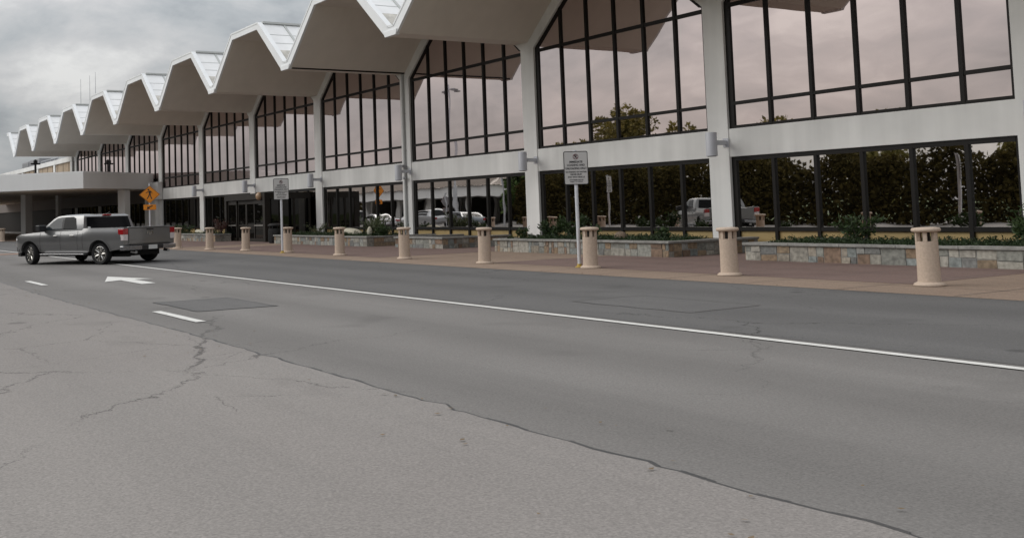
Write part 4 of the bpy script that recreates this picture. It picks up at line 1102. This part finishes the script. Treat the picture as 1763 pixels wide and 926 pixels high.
bm = bmesh.new(); ngon_prism(bm, [(4.2, .93), (4.46, .86), (4.64, .5), (4.64, -.5), (4.46, -.86), (4.2, -.93)], 'z', .50, .74); obj('front_bumper', bm, M['bumper'], T0, bevel=.03)
bm = bmesh.new(); ngon_prism(bm, [(4.2, .88), (4.44, .82), (4.58, .5), (4.58, -.5), (4.44, -.82), (4.2, -.88)], 'z', .32, .50); obj('air_dam', bm, M['blackplastic'], T0)
bm = bmesh.new(); box(bm, 4.50, 4.60, -.58, .58, .78, 1.05); obj('grille', bm, M['blackplastic'], T0)
bm = bmesh.new(); box(bm, -.95, 4.2, -.55, .55, .30, .50); tube(bm, (0, -.8, .41), (0, .8, .41), .06, n=8); tube(bm, (-1.0, .62, .36), (-.2, .62, .36), .09, n=10); obj('underbody', bm, M['rimdark'], T0)
bm = bmesh.new(); tube(bm, (1.35, -.3, 1.94), (1.2, -.3, 2.02), .03, .012, n=8); obj('roof_antenna', bm, M['blackplastic'], T0)

# parked cars on the far side (seen mirrored in the glass)
def car(x, y, rz, colr, lab, kind='sedan', group='cars parked across the road'):
    t = empty('parked_car', (x, y, .006), rz); tag(t, lab, 'car', group)
    m = mat('car_paint', colr, .28, .4, coat=1)
    if kind == 'sedan':
        Ls, hb, hr = 4.8, .95, 1.45
        up = [(3.35, .92), (2.6, 1.38), (2.2, 1.44), (1.3, 1.45), (.75, 1.38), (.0, 1.0)]
    else:
        Ls, hb, hr = 4.7, 1.08, 1.72
        up = [(3.3, 1.02), (2.6, 1.6), (2.2, 1.7), (.6, 1.72), (.0, 1.62), (-.45, 1.05)]
    def hw(a, z): return interp(z, [(.3, .84), (.6, .90), (.9, .89), (1.1, .84)]) * interp(a, [(-1.0, .86), (-.5, 1), (3.0, 1), (3.75, .78)])
    def hc(a, z): return interp(z, [(.9, .82), (1.2, .74), (1.45, .60), (1.75, .56)])
    o_ = [(3.7, .3), (3.78, .5), (3.74, .74), (3.5, hb - .12), (3.2, hb - .05), (2.8, hb), (-.4, hb + .03), (-.9, hb), (-1.0, hb - .15), (-1.02, .5), (-.9, .32)]
    o_ += arch(0, .37, .33, .3, 10, True) + arch(2.75, .37, .33, .3, 10, True)
    bm = cut_shape(o_, [.5, .7, .85], [-.6, 0, 1.4, 2.75, 3.3], hw); obj('body', bm, m, t, smooth=35)
    bm = cut_shape(up, [1.15, 1.35, 1.5], [1, 2], hc); obj('cabin', bm, m, t, smooth=35)
    z0 = hb + .06; z1 = hr - .10
    for s in (-1, 1):
        bm = bmesh.new(); quad_on(bm, [(up[-1][0] + .35, z0), (up[0][0] - .35, z0), (up[1][0] - .05, z1), (up[-2][0] + .15, z1)], hc, s, .005); obj('side_window', bm, M['carglass'], t)
        bm = bmesh.new(); ya, yb = sorted((s * .5, s * .80)); box(bm, -1.03, -.90, ya, yb, hb - .26, hb - .10); obj('tail_lamp', bm, M['tailred'], t)
    (xa, za), (xb, zb) = up[-1], up[-2]
    bm = bmesh.new(); face_dir(bm, -1, [(xa - .008 + (xb - xa) * .1, -.66, za + (zb - za) * .12), (xa - .008 + (xb - xa) * .1, .66, za + (zb - za) * .12), (xa - .008 + (xb - xa) * .9, .52, za + (zb - za) * .9), (xa - .008 + (xb - xa) * .9, -.52, za + (zb - za) * .9)])
    for v in bm.verts: v.co.x -= .01; v.co.z += .012
    obj('rear_window', bm, M['carglass'], t)
    for xc in (0, 2.75):
        for s in (-1, 1): wheel(t, xc, s * .76, .33, .2, s, 0, 5)
    t.scale = (1.15, 1.3, 1.02)
    return t

# ------------------------------------------------------------------ far side of the road (seen as reflections in the glazing)
sheet('parking_lot', [(-330, -90), (-42, -90), (-42, -26), (-330, -26)], .009, M['asphalt'])
Pk = empty('parking_shelter', (-66, -40, 0)); tag(Pk, 'low parking shelter with a white fascia and brown ribbed hip roof across the road', 'shelter')
def kpart(name, bm, m, **k):
    o = obj(name, bm, m, Pk, **k); o.matrix_parent_inverse = Matrix.Translation((66, 40, 0)); return o
px0, px1, py0, py1 = -104, -54.5, -52, -38
bm = bmesh.new(); box(bm, px0, px1, py0, py1, 3.1, 4.25); kpart('fascia', bm, M['fasciawhite'])
bm = bmesh.new()
a = [(px0 - .3, py1 + .3, 4.26), (px1 + .3, py1 + .3, 4.26), (px1 + .3, py0 - .3, 4.26), (px0 - .3, py0 - .3, 4.26)]; b = [(px0 + 5, py1 - 5, 5.5), (px1 - 5, py1 - 5, 5.5), (px1 - 5, py0 + 5, 5.5), (px0 + 5, py0 + 5, 5.5)]
for i in range(4): poly(bm, [a[i], a[(i + 1) % 4], b[(i + 1) % 4], b[i]])
poly(bm, b)
n = 70
for i in range(n):
    xx = px0 + (px1 - px0) * (i + .5) / n
    q = Vector((xx, py1 + .3, 4.28)); xe = min(max(xx, px0 + 5), px1 - 5); 
    tube(bm, q, (xe if False else xx, py1 - 5 if px0 + 5 < xx < px1 - 5 else py1 + .3 - min(xx - px0, px1 - xx), 5.52 if px0 + 5 < xx < px1 - 5 else 4.28 + 1.24 * min(xx - px0, px1 - xx) / 5.3), .07, n=4)
for i in range(20):
    yy = py0 + (py1 - py0) * (i + .5) / 20; m_ = min(yy - py0, py1 - yy, 5)
    tube(bm, (px1 + .3, yy, 4.28), (px1 + .3 - m_, yy, 4.28 + 1.24 * m_ / 5.3), .07, n=4)
kpart('roof', bm, M['ribroof'])
for xx in range(-102, -54, 8):
    for yy in (-40, -50):
        bm = bmesh.new(); box(bm, xx, xx + .6, yy - .3, yy + .3, 0, 3.1); kpart('post', bm, M['white'])
bm = bmesh.new(); box(bm, px0 + 1, px1 - 6, -51.5, -51, .0, 3.1); kpart('back_wall', bm, M['inner'])
car(-46.5, -25.5, PI + .1, (.55, .56, .58), 'silver suv parked across the road near the shelter', 'suv')
car(-40.5, -25.4, PI + .25, (.16, .18, .20), 'dark grey sedan parked across the road', 'sedan')
car(-55.5, -24.9, PI + .2, (.68, .68, .70), 'white sedan parked across the road behind the suv', 'sedan')
car(-62.5, -25.2, PI + .1, (.05, .05, .055), 'black suv parked before the shelter', 'suv')
car(-62, -35.5, PI / 2, (.6, .6, .6), 'pale suv parked beside the shelter posts', 'suv')
t = empty('street_lamp', (-59.0, -36.3, 0)); tag(t, 'very tall thin lamp mast with four arms across the road', 'street lamp')
bm = bmesh.new(); tube(bm, (0, 0, 0), (0, 0, 15.8), .16, .09, 10); obj('shaft', bm, M['post'], t)
bm = bmesh.new(); box(bm, -1.2, 1.2, -.06, .06, 15.2, 15.3); box(bm, -.06, .06, -1.2, 1.2, 15.2, 15.3); obj('arm', bm, M['post'], t)
for a, b in ((1.2, 0), (-1.2, 0), (0, 1.2), (0, -1.2)):
    bm = bmesh.new(); box(bm, a - .3, a + .3, b - .3, b + .3, 15.05, 15.22); obj('lamp_head', bm, M['unitgrey'], t)
t = empty('street_lamp', (-45.5, -33, 0)); tag(t, 'shorter pale lamp post beside the shelter corner', 'street lamp')
bm = bmesh.new(); tube(bm, (0, 0, 0), (0, 0, 5.0), .12, .10, 10); obj('shaft', bm, M['post'], t)
bm = bmesh.new(); lathe(bm, [(.1, 4.95), (.35, 5.05), (.3, 5.25), (.05, 5.35)], 14); obj('lamp_head', bm, M['post'], t)

def tree(x, y, h, r, m, n, lab, seed, lean=0, base=.25):
    rnd = random.Random(seed); t = empty('broadleaf_tree', (x, y, 0)); tag(t, lab, 'tree', 'trees across the road')
    bm = bmesh.new(); hb = h * base; tube(bm, (0, 0, 0), (lean * .3, 0, hb), .028 * h, .02 * h, 9)
    blobs = []
    for i in range(11):
        a = rnd.uniform(0, 6.28); f = rnd.uniform(.15, .8); zz_ = rnd.uniform(hb * 1.15, h * .92); rr = r * f * (1.05 - .55 * (zz_ - hb) / (h - hb))
        q = Vector((lean + math.cos(a) * rr, math.sin(a) * rr, zz_)); st = Vector((lean * .3, 0, hb * rnd.uniform(.75, 1.0)))
        mid = (st + q) / 2 + Vector((0, 0, .08 * h)); tube(bm, st, mid, .012 * h, .008 * h, 6, False); tube(bm, mid, q, .008 * h, .003 * h, 6, False)
        blobs.append((q, r * rnd.uniform(.30, .52)))
    obj('trunk', bm, M['bark'], t)
    bm = bmesh.new()
    sub = []
    for q, br in blobs:
        for i in range(16): 
            d = rdir(rnd, .1).normalized(); sub.append((q + d * br * rnd.uniform(.5, 1.0), br * rnd.uniform(.18, .38)))
    for i in range(n):
        q, br = rnd.choice(sub); d = rdir(rnd, 0).normalized(); p = q + d * br * (rnd.random() ** .4)
        p.z = max(p.z, hb * .6); leaf(bm, p, d + rdir(rnd, .2), rnd.uniform(.26, .52), rnd, .6)
    obj('crown', bm, m, t); return t
TR = [(-33, -37.5, 9.6, 5.4, 'leaf_tree', 13000, 'tallest olive green tree across the road in line with the near loading sign', .22),
      (-25, -37, 7.6, 3.8, 'leaf_tree', 7000, 'olive tree across the road right of the tallest one', .2),
      (-40, -38, 7.6, 4.0, 'leaf_tree', 7000, 'olive tree across the road left of the tallest one', .2),
      (-17, -38, 7.2, 4.0, 'leaf_tree', 6500, 'broad low olive tree across the road near the apron', .18),
      (-9, -41, 7.2, 4.2, 'leaf_tree', 6500, 'olive tree across the road behind the broad low one', .2),
      (-46.3, -35.5, 6.6, 2.9, 'leaf_tree2', 6000, 'fresh green tree beside the parking shelter', .2),
      (-58, -60, 9.0, 4.4, 'leaf_tree2', 6000, 'fresh green tree behind the parking shelter', .25),
      (0, -47, 7.0, 4.4, 'leaf_tree', 5500, 'olive tree across the road, far right of the row', .2)]
for i, (x, y, h, r, m_, n, lab, bs) in enumerate(TR): tree(x, y, h, r, M[m_], n, lab, 100 + i, 0, bs)
def hedge(x0, x1, y, h, lab, seed):
    rnd = random.Random(seed); bm = bmesh.new()
    for i in range(int((x1 - x0) * 1000)):
        x = rnd.uniform(x0, x1); hh = h * (.86 + .14 * math.sin(x * 1.3) * math.sin(x * .37 + 1)); z = hh * rnd.random() ** .95
        leaf(bm, Vector((x, y + rnd.gauss(0, .5), z)), rdir(rnd, .3), rnd.uniform(.20, .40), rnd, .65)
    tag(obj('hedge', bm, M['leaf_shade']), lab, 'hedge')
hedge(-43, 14, -33.0, 5.2, 'long tall dense dark olive hedge in front of the trees across the road, standing in for their shaded lower half', 55)  # added hedge, its dark leaves imitate the shade low on the trees

rnd = random.Random(77); bm = bmesh.new()
for i in range(16000):
    x = rnd.uniform(-460, -112); hh = 8.5 * (.7 + .3 * math.sin(x * .21) * math.sin(x * .057 + 1)); z = hh * rnd.random() ** .7
    leaf(bm, Vector((x, -62 + rnd.gauss(0, 1.5), z)), rdir(rnd, .3), rnd.uniform(.8, 1.7), rnd, .7)
tag(obj('unseen_treeline', bm, M['leaf_shade']), kind='stuff')  # added out of view to darken the reflections under the canopy
crossing_sign(-43.7, -24.7, PI * 1.5, 2.5, 'orange diamond crossing sign across the road, mirrored small in the lower glass')

rnd = random.Random(91); bm = bmesh.new()
for i in range(420):
    if rnd.random() < .7: x, y = rnd.uniform(-16, 34), -11.45 + rnd.gauss(0, .14)
    else: x, y = rnd.uniform(2, 34), -24.1 + rnd.gauss(0, .5)
    a = rnd.uniform(0, 6.28); sz = rnd.uniform(.012, .035)
    bm.faces.new([bm.verts.new((x + math.cos(a + q) * sz * k, y + math.sin(a + q) * sz * k, .0155 + rnd.uniform(0, .008))) for q, k in ((0, 1), (1.6, .5), (3.1, 1), (4.7, .5))])
tag(obj('leaf_litter', bm, M['litter']), kind='stuff')
